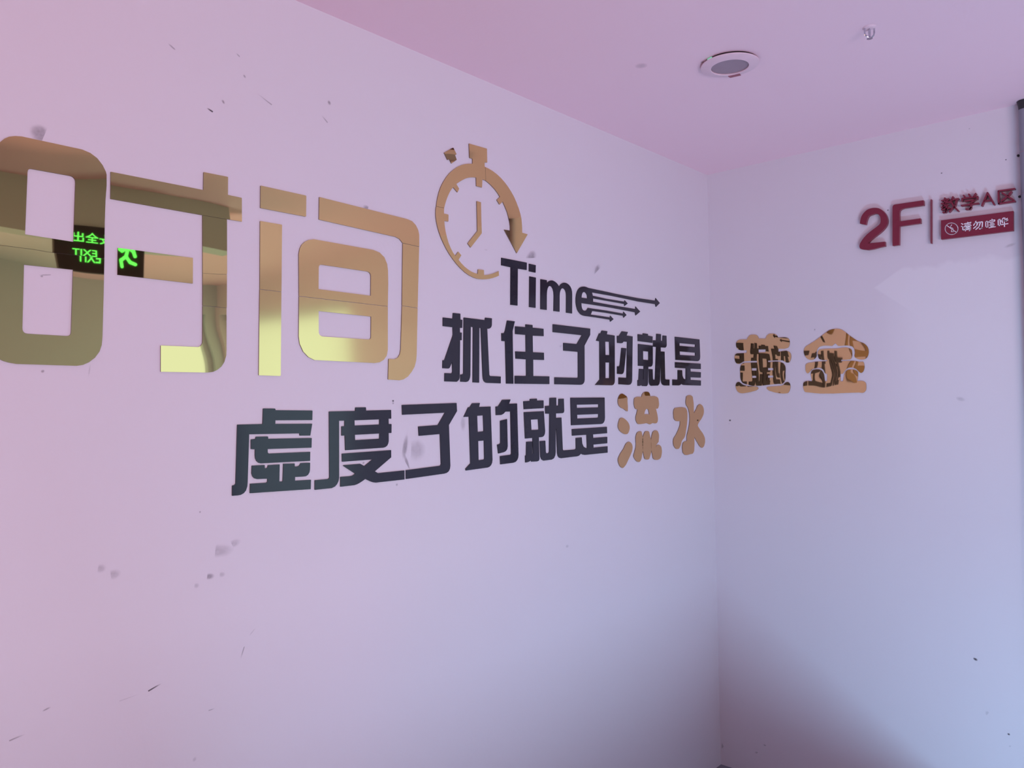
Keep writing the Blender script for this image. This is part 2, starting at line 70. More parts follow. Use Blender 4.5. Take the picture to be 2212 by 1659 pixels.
    'shi1': [('stroke',[[(-0.3285,1.9321),(-0.328,1.9327),(-0.3267,1.9329),(-0.1154,1.9316),(-0.114,1.9313),(-0.1135,1.9306),(-0.111,1.854),(-0.1146,1.8426),(-0.1226,1.8358),(-0.1362,1.833),(-0.3251,1.8333),(-0.3267,1.8336),(-0.3272,1.8344)],[(-0.2921,1.9072),(-0.1528,1.9072),(-0.1541,1.8952),(-0.2919,1.8954)],[(-0.2919,1.871),(-0.1553,1.8703),(-0.1552,1.8563),(-0.2901,1.856)]]),('stroke',[[(-0.3322,1.8228),(-0.3318,1.8235),(-0.3304,1.8237),(-0.109,1.8226),(-0.1076,1.8224),(-0.1071,1.8217),(-0.1078,1.799),(-0.1083,1.7983),(-0.1098,1.7981),(-0.2017,1.7981),(-0.2005,1.7856),(-0.1097,1.784),(-0.1083,1.7837),(-0.1078,1.783),(-0.1096,1.7604),(-0.1102,1.7597),(-0.1116,1.7595),(-0.2024,1.76),(-0.2021,1.7486),(-0.1107,1.7467),(-0.1093,1.7464),(-0.1088,1.7457),(-0.1105,1.7246),(-0.1111,1.7239),(-0.1125,1.7237),(-0.2654,1.7258),(-0.2754,1.7279),(-0.2831,1.7315),(-0.2923,1.7261),(-0.3049,1.7237),(-0.3557,1.7243),(-0.357,1.7245),(-0.3574,1.7252),(-0.3564,1.7486),(-0.3559,1.7493),(-0.3546,1.7494),(-0.3179,1.7484),(-0.3125,1.7512),(-0.3108,1.7894),(-0.3103,1.7901),(-0.309,1.7903),(-0.2762,1.7903),(-0.2748,1.7901),(-0.2743,1.7894),(-0.2726,1.767),(-0.2641,1.7544),(-0.2444,1.7491),(-0.2414,1.7986),(-0.3304,1.7994),(-0.3318,1.7997),(-0.3322,1.8003)]])],
    'xu': [('stroke',[[(-2.2872,1.6588),(-2.2868,1.6597),(-2.2858,1.66),(-2.2557,1.6592),(-2.2546,1.6588),(-2.2541,1.6579),(-2.2536,1.6551),(-2.1493,1.6521),(-2.1482,1.6517),(-2.1479,1.6508),(-2.1489,1.6286),(-2.1491,1.628),(-2.1498,1.6278),(-2.2542,1.6303),(-2.2548,1.6216),(-2.15,1.6186),(-2.1494,1.6184),(-2.1494,1.618),(-2.1553,1.5893),(-2.1556,1.5888),(-2.1562,1.5887),(-2.1849,1.5897),(-2.1857,1.5899),(-2.1861,1.5906),(-2.1865,1.5954),(-2.3247,1.599),(-2.3299,1.4849),(-2.3308,1.4762),(-2.3344,1.4664),(-2.3404,1.4605),(-2.3483,1.4574),(-2.3561,1.457),(-2.3683,1.4573),(-2.3692,1.4576),(-2.3695,1.4585),(-2.369,1.48),(-2.3687,1.4809),(-2.3678,1.4814),(-2.3628,1.4823),(-2.3605,1.4854),(-2.3549,1.6219),(-2.3546,1.6228),(-2.3536,1.6231),(-2.2889,1.6224)]]),('stroke',[[(-2.3201,1.5855),(-2.3197,1.5864),(-2.3188,1.5867),(-2.3085,1.5873),(-2.3074,1.5915),(-2.3069,1.5923),(-2.3058,1.5926),(-2.276,1.5917),(-2.275,1.5914),(-2.2746,1.5904),(-2.2744,1.5861),(-2.1521,1.5823),(-2.1513,1.582),(-2.1511,1.5813),(-2.1522,1.5587),(-2.1525,1.558),(-2.1533,1.5578),(-2.276,1.5612),(-2.2761,1.553),(-2.2732,1.5501),(-2.1569,1.5474),(-2.1563,1.5472),(-2.1561,1.5466),(-2.1569,1.5253),(-2.1571,1.5247),(-2.1578,1.5246),(-2.2948,1.5278),(-2.3013,1.5298),(-2.3061,1.5342),(-2.3093,1.541),(-2.31,1.5491),(-2.3095,1.5623),(-2.319,1.5633),(-2.32,1.5636),(-2.3203,1.5646)]]),('stroke',[[(-2.3184,1.5229),(-2.318,1.5238),(-2.317,1.524),(-2.2847,1.5231),(-2.2843,1.5157),(-2.2794,1.5153),(-2.2766,1.5173),(-2.2755,1.5222),(-2.2438,1.5217),(-2.2452,1.4797),(-2.2356,1.4793),(-2.2334,1.5225),(-2.2015,1.521),(-2.2016,1.5136),(-2.1941,1.5131),(-2.1882,1.515),(-2.1839,1.5208),(-2.1579,1.5198),(-2.157,1.5195),(-2.1568,1.5188),(-2.1575,1.5023),(-2.1591,1.4955),(-2.1635,1.4896),(-2.1695,1.4867),(-2.1776,1.4864),(-2.2009,1.4873),(-2.2012,1.4781),(-2.1557,1.4765),(-2.155,1.4763),(-2.1548,1.4757),(-2.1558,1.4535),(-2.1561,1.4529),(-2.1568,1.4528),(-2.3233,1.4589),(-2.3239,1.4591),(-2.3241,1.4596),(-2.3233,1.4807),(-2.3231,1.4812),(-2.3225,1.4814),(-2.2806,1.4801),(-2.2776,1.4825),(-2.2775,1.4895),(-2.305,1.4909),(-2.3122,1.4933),(-2.317,1.4984),(-2.3193,1.5059)]])],
    'du': [('stroke',[[(-2.0975,1.6479),(-2.0972,1.6485),(-2.0965,1.6487),(-2.014,1.6486),(-2.0137,1.657),(-2.0134,1.6576),(-2.0126,1.6578),(-1.9796,1.6576),(-1.9788,1.6574),(-1.9785,1.6567),(-1.9783,1.6487),(-1.8925,1.6487),(-1.8916,1.6485),(-1.8914,1.6479),(-1.8914,1.6252),(-1.8916,1.6246),(-1.8925,1.6244),(-1.901,1.6243),(-1.9008,1.6097),(-1.8916,1.6093),(-1.8908,1.609),(-1.8906,1.6084),(-1.8914,1.5854),(-1.8917,1.5848),(-1.8925,1.5846),(-1.9013,1.5845),(-1.9016,1.5623),(-1.9035,1.5556),(-1.9073,1.5498),(-1.9139,1.5462),(-1.9214,1.5449),(-2.0469,1.5451),(-2.0476,1.5453),(-2.0479,1.5459),(-2.0488,1.5841),(-2.0584,1.5842),(-2.0591,1.5844),(-2.0594,1.585),(-2.059,1.608),(-2.0588,1.6086),(-2.058,1.6088),(-2.0494,1.6088),(-2.049,1.6235),(-2.0668,1.6236),(-2.0688,1.4756),(-2.0709,1.4661),(-2.0754,1.4585),(-2.0822,1.4527),(-2.0928,1.4494),(-2.1426,1.4498),(-2.1434,1.45),(-2.1437,1.4507),(-2.1432,1.4733),(-2.1429,1.474),(-2.1421,1.4743),(-2.1028,1.474),(-2.099,1.4768)],[(-2.0172,1.6234),(-1.9329,1.6235),(-1.9332,1.6095),(-2.017,1.6094)],[(-2.0164,1.5846),(-1.9332,1.5846),(-1.9338,1.5703),(-2.016,1.5703)]]),('stroke',[[(-2.0587,1.5361),(-2.0585,1.5367),(-2.0578,1.5369),(-1.8945,1.5367),(-1.8936,1.5365),(-1.8934,1.5359),(-1.8937,1.5166),(-1.9512,1.4822),(-1.9408,1.4762),(-1.8473,1.4765),(-1.8465,1.4763),(-1.8462,1.4756),(-1.8464,1.4519),(-1.8467,1.4512),(-1.8475,1.451),(-1.9486,1.451),(-1.958,1.4528),(-1.9673,1.4563),(-1.9838,1.464),(-1.9941,1.459),(-2.0043,1.4546),(-2.0125,1.452),(-2.0205,1.4506),(-2.0639,1.4503),(-2.0647,1.4505),(-2.0649,1.4511),(-2.0645,1.4755),(-2.0643,1.4761),(-2.0635,1.4763),(-2.0341,1.4756),(-2.0261,1.4766),(-2.017,1.4808),(-2.0553,1.5047),(-2.0537,1.5063),(-2.0005,1.5061),(-1.9863,1.499),(-1.9591,1.5149),(-2.0575,1.5155),(-2.0582,1.5157),(-2.0585,1.5163)]])],
    'le2': [('stroke',[[(-1.8516,1.6614),(-1.8514,1.662),(-1.8506,1.6622),(-1.638,1.665),(-1.637,1.6648),(-1.6366,1.664),(-1.6355,1.6404),(-1.6702,1.5992),(-1.6669,1.4776),(-1.6687,1.4685),(-1.6737,1.461),(-1.6818,1.4567),(-1.6933,1.4551),(-1.8395,1.4517),(-1.8403,1.4518),(-1.8406,1.4524),(-1.8405,1.4758),(-1.8403,1.4764),(-1.8395,1.4767),(-1.7119,1.4797),(-1.7067,1.4808),(-1.7046,1.4844),(-1.707,1.5736),(-1.7887,1.5718),(-1.7897,1.572),(-1.79,1.5728),(-1.7915,1.5981),(-1.7913,1.5987),(-1.7905,1.599),(-1.715,1.6007),(-1.6855,1.6364),(-1.8499,1.6342),(-1.8507,1.6344),(-1.8509,1.635)]])],
    'de2': [('stroke',[[(-1.6063,1.6217),(-1.6068,1.6218),(-1.6068,1.6223),(-1.5873,1.6505),(-1.5868,1.651),(-1.5861,1.6512),(-1.5799,1.6517),(-1.5697,1.6626),(-1.5689,1.6631),(-1.5679,1.6633),(-1.5362,1.6636),(-1.5354,1.6634),(-1.5353,1.6628),(-1.5392,1.6514),(-1.4878,1.6518),(-1.4869,1.6516),(-1.4866,1.651),(-1.4822,1.4824),(-1.4843,1.473),(-1.4888,1.4662),(-1.4959,1.4614),(-1.5052,1.4594),(-1.6007,1.4573),(-1.6014,1.4575),(-1.6017,1.4579),(-1.6028,1.4631),(-1.5811,1.4782),(-1.5843,1.6219)],[(-1.5484,1.6238),(-1.5213,1.6244),(-1.52,1.5746),(-1.5471,1.5733)],[(-1.5458,1.545),(-1.5191,1.5453),(-1.5187,1.488),(-1.5217,1.4858),(-1.5454,1.4854)]]),('stroke',[[(-1.4625,1.6506),(-1.4622,1.6512),(-1.4613,1.6515),(-1.4514,1.652),(-1.4312,1.6722),(-1.4304,1.6727),(-1.4293,1.6728),(-1.3921,1.6733),(-1.3913,1.6731),(-1.3913,1.6725),(-1.3989,1.6594),(-1.3605,1.66),(-1.3596,1.6598),(-1.3592,1.6592),(-1.3568,1.4906),(-1.3588,1.4808),(-1.3635,1.4737),(-1.3711,1.4684),(-1.3823,1.4662),(-1.4437,1.465),(-1.4446,1.4652),(-1.445,1.4658),(-1.4459,1.4908),(-1.4455,1.4915),(-1.4445,1.4918),(-1.3951,1.493),(-1.3919,1.4961),(-1.3922,1.6339),(-1.4171,1.634),(-1.4269,1.6273),(-1.4378,1.6238),(-1.4608,1.6237),(-1.4617,1.6239),(-1.462,1.6245)]]),('stroke',[[(-1.4423,1.6045),(-1.442,1.6051),(-1.4412,1.6055),(-1.4109,1.6099),(-1.41,1.6098),(-1.4097,1.6092),(-1.409,1.5216),(-1.4117,1.5127),(-1.4179,1.5066),(-1.4277,1.5034),(-1.4529,1.5005),(-1.4537,1.5006),(-1.4541,1.5011),(-1.4583,1.5284),(-1.4581,1.5292),(-1.4571,1.5296),(-1.4473,1.5309),(-1.4432,1.5339)]])],
    'jiu2': [('stroke',[[(-1.3265,1.666),(-1.3263,1.6666),(-1.3254,1.6668),(-1.2932,1.6678),(-1.2926,1.6736),(-1.2922,1.6742),(-1.2913,1.6744),(-1.2582,1.6751),(-1.2573,1.675),(-1.2569,1.6744),(-1.2564,1.6684),(-1.223,1.6687),(-1.222,1.6685),(-1.2217,1.6679),(-1.222,1.6428),(-1.2223,1.6422),(-1.2233,1.6419),(-1.3237,1.6402),(-1.3246,1.6403),(-1.3249,1.6409)]]),('stroke',[[(-1.3251,1.6295),(-1.3248,1.6301),(-1.3239,1.6304),(-1.2228,1.6317),(-1.2218,1.6315),(-1.2215,1.6309),(-1.2163,1.5631),(-1.2181,1.5542),(-1.2227,1.5479),(-1.2292,1.5442),(-1.2381,1.5433),(-1.2507,1.5432),(-1.2495,1.4709),(-1.2525,1.4643),(-1.2618,1.4621),(-1.2923,1.4633),(-1.2931,1.4698),(-1.3013,1.4648),(-1.3123,1.4628),(-1.3215,1.4626),(-1.3223,1.4627),(-1.3225,1.4632),(-1.3226,1.4844),(-1.3224,1.485),(-1.3216,1.4855),(-1.3177,1.4869),(-1.3153,1.5306),(-1.315,1.5312),(-1.3141,1.5314),(-1.2872,1.5311),(-1.2862,1.5309),(-1.286,1.5303),(-1.2866,1.4901),(-1.2822,1.4895),(-1.2831,1.5426),(-1.3198,1.5423),(-1.3208,1.5425),(-1.3211,1.5431)],[(-1.2908,1.6044),(-1.252,1.6049),(-1.2499,1.5709),(-1.2537,1.5691),(-1.2886,1.5695)]]),('stroke',[[(-1.2452,1.5295),(-1.245,1.5301),(-1.244,1.5303),(-1.2176,1.5301),(-1.2166,1.5299),(-1.2162,1.5293),(-1.2146,1.4906),(-1.2116,1.4868),(-1.2,1.4864),(-1.196,1.4911),(-1.1903,1.622),(-1.211,1.6228),(-1.212,1.623),(-1.2123,1.6237),(-1.2133,1.6487),(-1.213,1.6493),(-1.212,1.6495),(-1.1892,1.6499),(-1.188,1.6762),(-1.1876,1.6769),(-1.1866,1.6771),(-1.1532,1.6776),(-1.1522,1.6774),(-1.1519,1.6768),(-1.1519,1.6499),(-1.1394,1.65),(-1.1384,1.6725),(-1.1381,1.6731),(-1.137,1.6733),(-1.1103,1.6736),(-1.1093,1.6734),(-1.1089,1.6727),(-1.1081,1.6311),(-1.111,1.6244),(-1.1192,1.6224),(-1.1548,1.6224),(-1.1553,1.6068),(-1.1254,1.6071),(-1.1245,1.607),(-1.1243,1.6065),(-1.1205,1.4942),(-1.1165,1.4909),(-1.0823,1.4905),(-1.0831,1.4649),(-1.1308,1.4644),(-1.1409,1.4668),(-1.1479,1.4729),(-1.1511,1.4843),(-1.1536,1.5656),(-1.1556,1.5703),(-1.1577,1.5641),(-1.1607,1.4882),(-1.1632,1.4768),(-1.1706,1.467),(-1.1838,1.463),(-1.2277,1.4625),(-1.2372,1.4669),(-1.243,1.4769)]])],
    'shi2': [('stroke',[[(-1.0695,1.6758),(-1.0692,1.6764),(-1.0682,1.6766),(-0.8611,1.6758),(-0.8598,1.6755),(-0.8593,1.6747),(-0.86,1.601),(-0.862,1.5903),(-0.8678,1.5825),(-0.8757,1.5779),(-0.8864,1.5765),(-1.0671,1.578),(-1.0682,1.5782),(-1.0685,1.5788)],[(-1.0339,1.651),(-0.8991,1.6508),(-0.8995,1.6393),(-1.0337,1.6395)],[(-1.0328,1.6146),(-0.9009,1.6145),(-0.9016,1.603),(-0.9069,1.6008),(-1.0327,1.6009)]]),('stroke',[[(-1.0647,1.5634),(-1.0644,1.5641),(-1.0634,1.5643),(-0.8498,1.5648),(-0.8487,1.5646),(-0.8483,1.5639),(-0.8476,1.5414),(-0.848,1.5408),(-0.8491,1.5405),(-0.938,1.5399),(-0.9373,1.5267),(-0.8487,1.5267),(-0.8475,1.5265),(-0.8472,1.5258),(-0.848,1.5034),(-0.8484,1.5027),(-0.8495,1.5025),(-0.9372,1.5021),(-0.9367,1.4907),(-0.8478,1.4911),(-0.8466,1.4909),(-0.8462,1.4902),(-0.847,1.4678),(-0.8474,1.4672),(-0.8486,1.4669),(-0.9912,1.4673),(-1.0041,1.4695),(-1.0146,1.4732),(-1.0271,1.4666),(-1.0385,1.4651),(-1.0823,1.465),(-1.0815,1.4903),(-1.0503,1.4905),(-1.0432,1.4932),(-1.0428,1.5307),(-1.0425,1.5313),(-1.0414,1.5316),(-1.0093,1.532),(-1.0082,1.5318),(-1.0078,1.5311),(-1.0057,1.51),(-0.9975,1.4975),(-0.9875,1.493),(-0.9759,1.4911),(-0.9772,1.5402),(-1.0627,1.5405),(-1.0638,1.5407),(-1.0642,1.5413)]])],
    'liu': [('drop',[[(-0.7521,1.6876),(-0.75,1.6883),(-0.7477,1.689),(-0.7454,1.6896),(-0.7431,1.69),(-0.7386,1.6898),(-0.7341,1.6886),(-0.7296,1.687),(-0.7254,1.6855),(-0.7197,1.6833),(-0.7141,1.6809),(-0.7093,1.6782),(-0.7059,1.6752),(-0.7042,1.6715),(-0.7043,1.6675),(-0.705,1.6632),(-0.7054,1.659),(-0.7047,1.6514),(-0.7038,1.6438),(-0.7033,1.6362),(-0.704,1.6286),(-0.7041,1.6263),(-0.704,1.6237),(-0.7044,1.6216),(-0.7061,1.6205),(-0.7076,1.6206),(-0.7095,1.6209),(-0.7114,1.6213),(-0.7133,1.6217),(-0.7191,1.6236),(-0.7242,1.6262),(-0.7292,1.6289),(-0.7346,1.6312),(-0.7385,1.6323),(-0.7426,1.6333),(-0.7467,1.6343),(-0.7505,1.6355),(-0.7544,1.6372),(-0.7582,1.6392),(-0.7615,1.6414),(-0.7643,1.6437),(-0.7668,1.6465),(-0.7687,1.6495),(-0.77,1.6526),(-0.771,1.6558),(-0.7715,1.6597),(-0.7712,1.6638),(-0.7703,1.6678),(-0.7686,1.6717),(-0.766,1.6761),(-0.7625,1.6806),(-0.758,1.6845)]]),('drop',[[(-0.7537,1.5959),(-0.7516,1.5962),(-0.7493,1.5963),(-0.747,1.5963),(-0.7448,1.5963),(-0.7386,1.5954),(-0.7327,1.5935),(-0.727,1.5911),(-0.7218,1.5886),(-0.7156,1.5854),(-0.7098,1.5818),(-0.7047,1.5779),(-0.7006,1.5738),(-0.6976,1.5699),(-0.6953,1.5658),(-0.6938,1.5615),(-0.6932,1.5573),(-0.6935,1.5538),(-0.6944,1.5502),(-0.696,1.5467),(-0.6981,1.5433),(-0.7001,1.5403),(-0.7025,1.5373),(-0.7055,1.5346),(-0.7094,1.5327),(-0.7123,1.532),(-0.7155,1.5315),(-0.7189,1.5312),(-0.7221,1.5312),(-0.7272,1.5317),(-0.7322,1.5329),(-0.737,1.5344),(-0.7417,1.536),(-0.7481,1.5385),(-0.7542,1.5413),(-0.7597,1.5445),(-0.7643,1.5479),(-0.7676,1.5512),(-0.7704,1.5548),(-0.7724,1.5585),(-0.7737,1.5622),(-0.774,1.5662),(-0.7734,1.5702),(-0.772,1.5742),(-0.7703,1.578),(-0.7678,1.5833),(-0.7648,1.5888),(-0.7604,1.5934)]]),('drop',[[(-0.7106,1.4994),(-0.708,1.5),(-0.7052,1.5005),(-0.7024,1.5008),(-0.6997,1.5009),(-0.6958,1.5002),(-0.6919,1.4988),(-0.6884,1.497),(-0.6853,1.4951),(-0.6821,1.4925),(-0.6797,1.4896),(-0.6778,1.4865),(-0.6765,1.4835),(-0.6757,1.4794),(-0.6759,1.4753),(-0.6769,1.4712),(-0.6782,1.4673),(-0.6805,1.4627),(-0.6836,1.4583),(-0.6871,1.454),(-0.6907,1.4497),(-0.6951,1.4444),(-0.6998,1.4391),(-0.7047,1.4339),(-0.7097,1.4287),(-0.7147,1.4233),(-0.7197,1.4178),(-0.7252,1.4126),(-0.7321,1.4082),(-0.7359,1.4061),(-0.7399,1.4039),(-0.7441,1.4022),(-0.7484,1.4018),(-0.752,1.4025),(-0.7557,1.4039),(-0.7593,1.4056),(-0.7624,1.4074),(-0.7665,1.4104),(-0.7696,1.4138),(-0.7722,1.4175),(-0.7743,1.4212),(-0.7762,1.4252),(-0.7777,1.4293),(-0.7784,1.4333),(-0.7782,1.4373),(-0.777,1.4407),(-0.7749,1.4441),(-0.7723,1.4474),(-0.7697,1.4506),(-0.7634,1.457),(-0.756,1.463),(-0.7481,1.4689),(-0.7404,1.4748),(-0.7339,1.4816),(-0.7279,1.4889),(-0.7208,1.4953)]]),('stroke',[[(-0.6026,1.6765),(-0.6015,1.6792),(-0.6004,1.6819),(-0.5991,1.6845),(-0.5972,1.6869),(-0.5945,1.6893),(-0.5913,1.6916),(-0.5876,1.6936),(-0.5835,1.6952),(-0.579,1.6962),(-0.5741,1.6969),(-0.569,1.6973),(-0.564,1.6972),(-0.5594,1.6969),(-0.5547,1.6963),(-0.5503,1.6954),(-0.5466,1.6941),(-0.5435,1.692),(-0.5414,1.6893),(-0.5398,1.6864),(-0.5384,1.6835),(-0.5378,1.6822),(-0.5372,1.6809),(-0.5367,1.6795),(-0.5362,1.6782),(-0.5254,1.6784),(-0.5144,1.6788),(-0.5037,1.6787),(-0.4937,1.6773),(-0.49,1.6763),(-0.4862,1.6752),(-0.4828,1.6739),(-0.4798,1.6725),(-0.476,1.6691),(-0.4741,1.6651),(-0.4731,1.6607),(-0.4724,1.6564),(-0.4714,1.6516),(-0.4709,1.6466),(-0.4714,1.6418),(-0.4732,1.6371),(-0.4746,1.6345),(-0.4762,1.6317),(-0.4785,1.6293),(-0.4816,1.6277),(-0.4847,1.6271),(-0.4883,1.6269),(-0.4921,1.6269),(-0.4958,1.6269),(-0.4928,1.6199),(-0.4898,1.6129),(-0.487,1.606),(-0.4848,1.5989),(-0.4837,1.5946),(-0.4825,1.5903),(-0.4819,1.586),(-0.4823,1.5818),(-0.4832,1.5784),(-0.4844,1.5749),(-0.4865,1.5717),(-0.4901,1.5692),(-0.4919,1.5685),(-0.494,1.5679),(-0.4961,1.5674),(-0.4982,1.5669),(-0.5049,1.5666),(-0.5121,1.5674),(-0.5193,1.5683),(-0.5261,1.5683),(-0.5302,1.5674),(-0.5341,1.5661),(-0.538,1.5648),(-0.542,1.5641),(-0.5486,1.5646),(-0.5554,1.5664),(-0.5622,1.5684),(-0.5691,1.5696),(-0.5758,1.5696),(-0.5826,1.5691),(-0.5894,1.5684),(-0.5962,1.568),(-0.6062,1.5675),(-0.6167,1.5671),(-0.6263,1.5674),(-0.6341,1.5692),(-0.6383,1.5718),(-0.6419,1.5751),(-0.6446,1.5787),(-0.6467,1.5824),(-0.648,1.5859),(-0.6485,1.5895),(-0.6485,1.5932),(-0.648,1.5968),(-0.6467,1.6009),(-0.6446,1.6049),(-0.6421,1.609),(-0.6399,1.613),(-0.6384,1.6163),(-0.6368,1.6196),(-0.6353,1.6229),(-0.6338,1.6263),(-0.6377,1.627),(-0.6417,1.6277),(-0.6454,1.6285),(-0.6486,1.6296),(-0.6522,1.6321),(-0.6545,1.6353),(-0.6561,1.6387),(-0.6575,1.6421),(-0.6589,1.6466),(-0.6596,1.6513),(-0.6595,1.6559),(-0.6586,1.6605),(-0.6579,1.6638),(-0.6571,1.6672),(-0.6556,1.6703),(-0.6526,1.6728),(-0.6502,1.6737),(-0.6473,1.6745),(-0.6442,1.6752),(-0.6412,1.6758),(-0.632,1.6769),(-0.6224,1.677),(-0.6125,1.6767)],[(-0.5851,1.6066),(-0.5837,1.61),(-0.5826,1.6135),(-0.5811,1.6169),(-0.5787,1.62),(-0.5764,1.6225),(-0.5736,1.6252),(-0.5705,1.6273),(-0.5668,1.6281),(-0.5645,1.6279),(-0.5619,1.6274),(-0.5593,1.6267),(-0.5572,1.6259),(-0.5537,1.6234),(-0.5519,1.6202),(-0.5509,1.6166),(-0.5498,1.6131),(-0.5491,1.6111),(-0.5485,1.6091),(-0.548,1.6071),(-0.5474,1.6051)]]),('stroke',[[(-0.647,1.527),(-0.6454,1.5291),(-0.6437,1.5312),(-0.6417,1.5332),(-0.6392,1.5349),(-0.6363,1.5361),(-0.633,1.5371),(-0.6295,1.5379),(-0.6259,1.5384),(-0.6214,1.5388),(-0.6165,1.5388),(-0.6121,1.5384),(-0.6088,1.5374),(-0.6077,1.5362),(-0.607,1.5347),(-0.6066,1.533),(-0.606,1.5314),(-0.5992,1.5082),(-0.5983,1.4846),(-0.6022,1.4613),(-0.6097,1.4385),(-0.6108,1.4355),(-0.6118,1.4324),(-0.6131,1.4293),(-0.6151,1.4265),(-0.6176,1.4236),(-0.6206,1.4207),(-0.6242,1.4184),(-0.6287,1.4171),(-0.6314,1.417),(-0.6343,1.4171),(-0.6372,1.4175),(-0.64,1.4179),(-0.646,1.4198),(-0.6513,1.4226),(-0.656,1.426),(-0.6601,1.4295),(-0.6633,1.4325),(-0.6662,1.4358),(-0.6683,1.4391),(-0.6696,1.4423),(-0.6693,1.4463),(-0.6675,1.4503),(-0.665,1.4543),(-0.6627,1.4582),(-0.6602,1.4632),(-0.6575,1.4681),(-0.6548,1.4731),(-0.6526,1.4781),(-0.6509,1.4903),(-0.652,1.503),(-0.6521,1.5155)]]),('stroke',[[(-0.5901,1.5287),(-0.5883,1.5306),(-0.5866,1.5325),(-0.5846,1.5343),(-0.5821,1.5357),(-0.5791,1.5366),(-0.5757,1.5372),(-0.572,1.5375),(-0.5685,1.5376),(-0.5644,1.5374),(-0.5601,1.5367),(-0.5561,1.5358),(-0.553,1.5345),(-0.5509,1.5326),(-0.5498,1.5301),(-0.5491,1.5274),(-0.5483,1.5249),(-0.5397,1.5015),(-0.5355,1.4775),(-0.538,1.4542),(-0.5493,1.4326),(-0.551,1.4302),(-0.5526,1.4277),(-0.5546,1.4254),(-0.5575,1.4237),(-0.5612,1.4229),(-0.5657,1.4224),(-0.5705,1.4224),(-0.575,1.4228),(-0.5786,1.4234),(-0.5822,1.4243),(-0.5856,1.4255),(-0.5883,1.4268),(-0.5907,1.4291),(-0.592,1.4318),(-0.5928,1.4347),(-0.5937,1.4375),(-0.6024,1.4609),(-0.6068,1.4848),(-0.6037,1.5079)]]),('stroke',[[(-0.5299,1.522),(-0.5283,1.525),(-0.5267,1.528),(-0.5246,1.5309),(-0.5216,1.5332),(-0.5182,1.5349),(-0.5142,1.5363),(-0.5098,1.5374),(-0.5054,1.5379),(-0.5014,1.5379),(-0.4971,1.5374),(-0.493,1.5367),(-0.4895,1.5356),(-0.4862,1.5338),(-0.4837,1.5314),(-0.4817,1.5288),(-0.4798,1.5262),(-0.4762,1.5176),(-0.4768,1.5085),(-0.479,1.4992),(-0.4805,1.49),(-0.485,1.4871),(-0.4898,1.4843),(-0.4942,1.4813),(-0.4979,1.4782),(-0.5003,1.4752),(-0.5021,1.4721),(-0.5038,1.469),(-0.5056,1.4658),(-0.503,1.4685),(-0.5006,1.4714),(-0.4978,1.4739),(-0.494,1.4758),(-0.4912,1.4766),(-0.4881,1.4772),(-0.4849,1.4777),(-0.4818,1.4777),(-0.4775,1.4771),(-0.4732,1.4758),(-0.4692,1.474),(-0.4658,1.4722),(-0.4619,1.4689),(-0.4595,1.465),(-0.4581,1.4608),(-0.4571,1.4567),(-0.4563,1.4519),(-0.4566,1.4471),(-0.4575,1.4423),(-0.4591,1.4376),(-0.4607,1.4331),(-0.4626,1.4286),(-0.4654,1.4245),(-0.47,1.4212),(-0.4739,1.4195),(-0.4784,1.4182),(-0.4833,1.4171),(-0.4884,1.4164),(-0.4933,1.4161),(-0.4984,1.4162),(-0.5036,1.4166),(-0.5084,1.4173),(-0.5127,1.4185),(-0.517,1.42),(-0.5209,1.4217),(-0.524,1.4236),(-0.5269,1.4267),(-0.5284,1.4303),(-0.5292,1.4341),(-0.5302,1.4377),(-0.5369,1.459),(-0.5402,1.4806),(-0.5384,1.5018)]])],
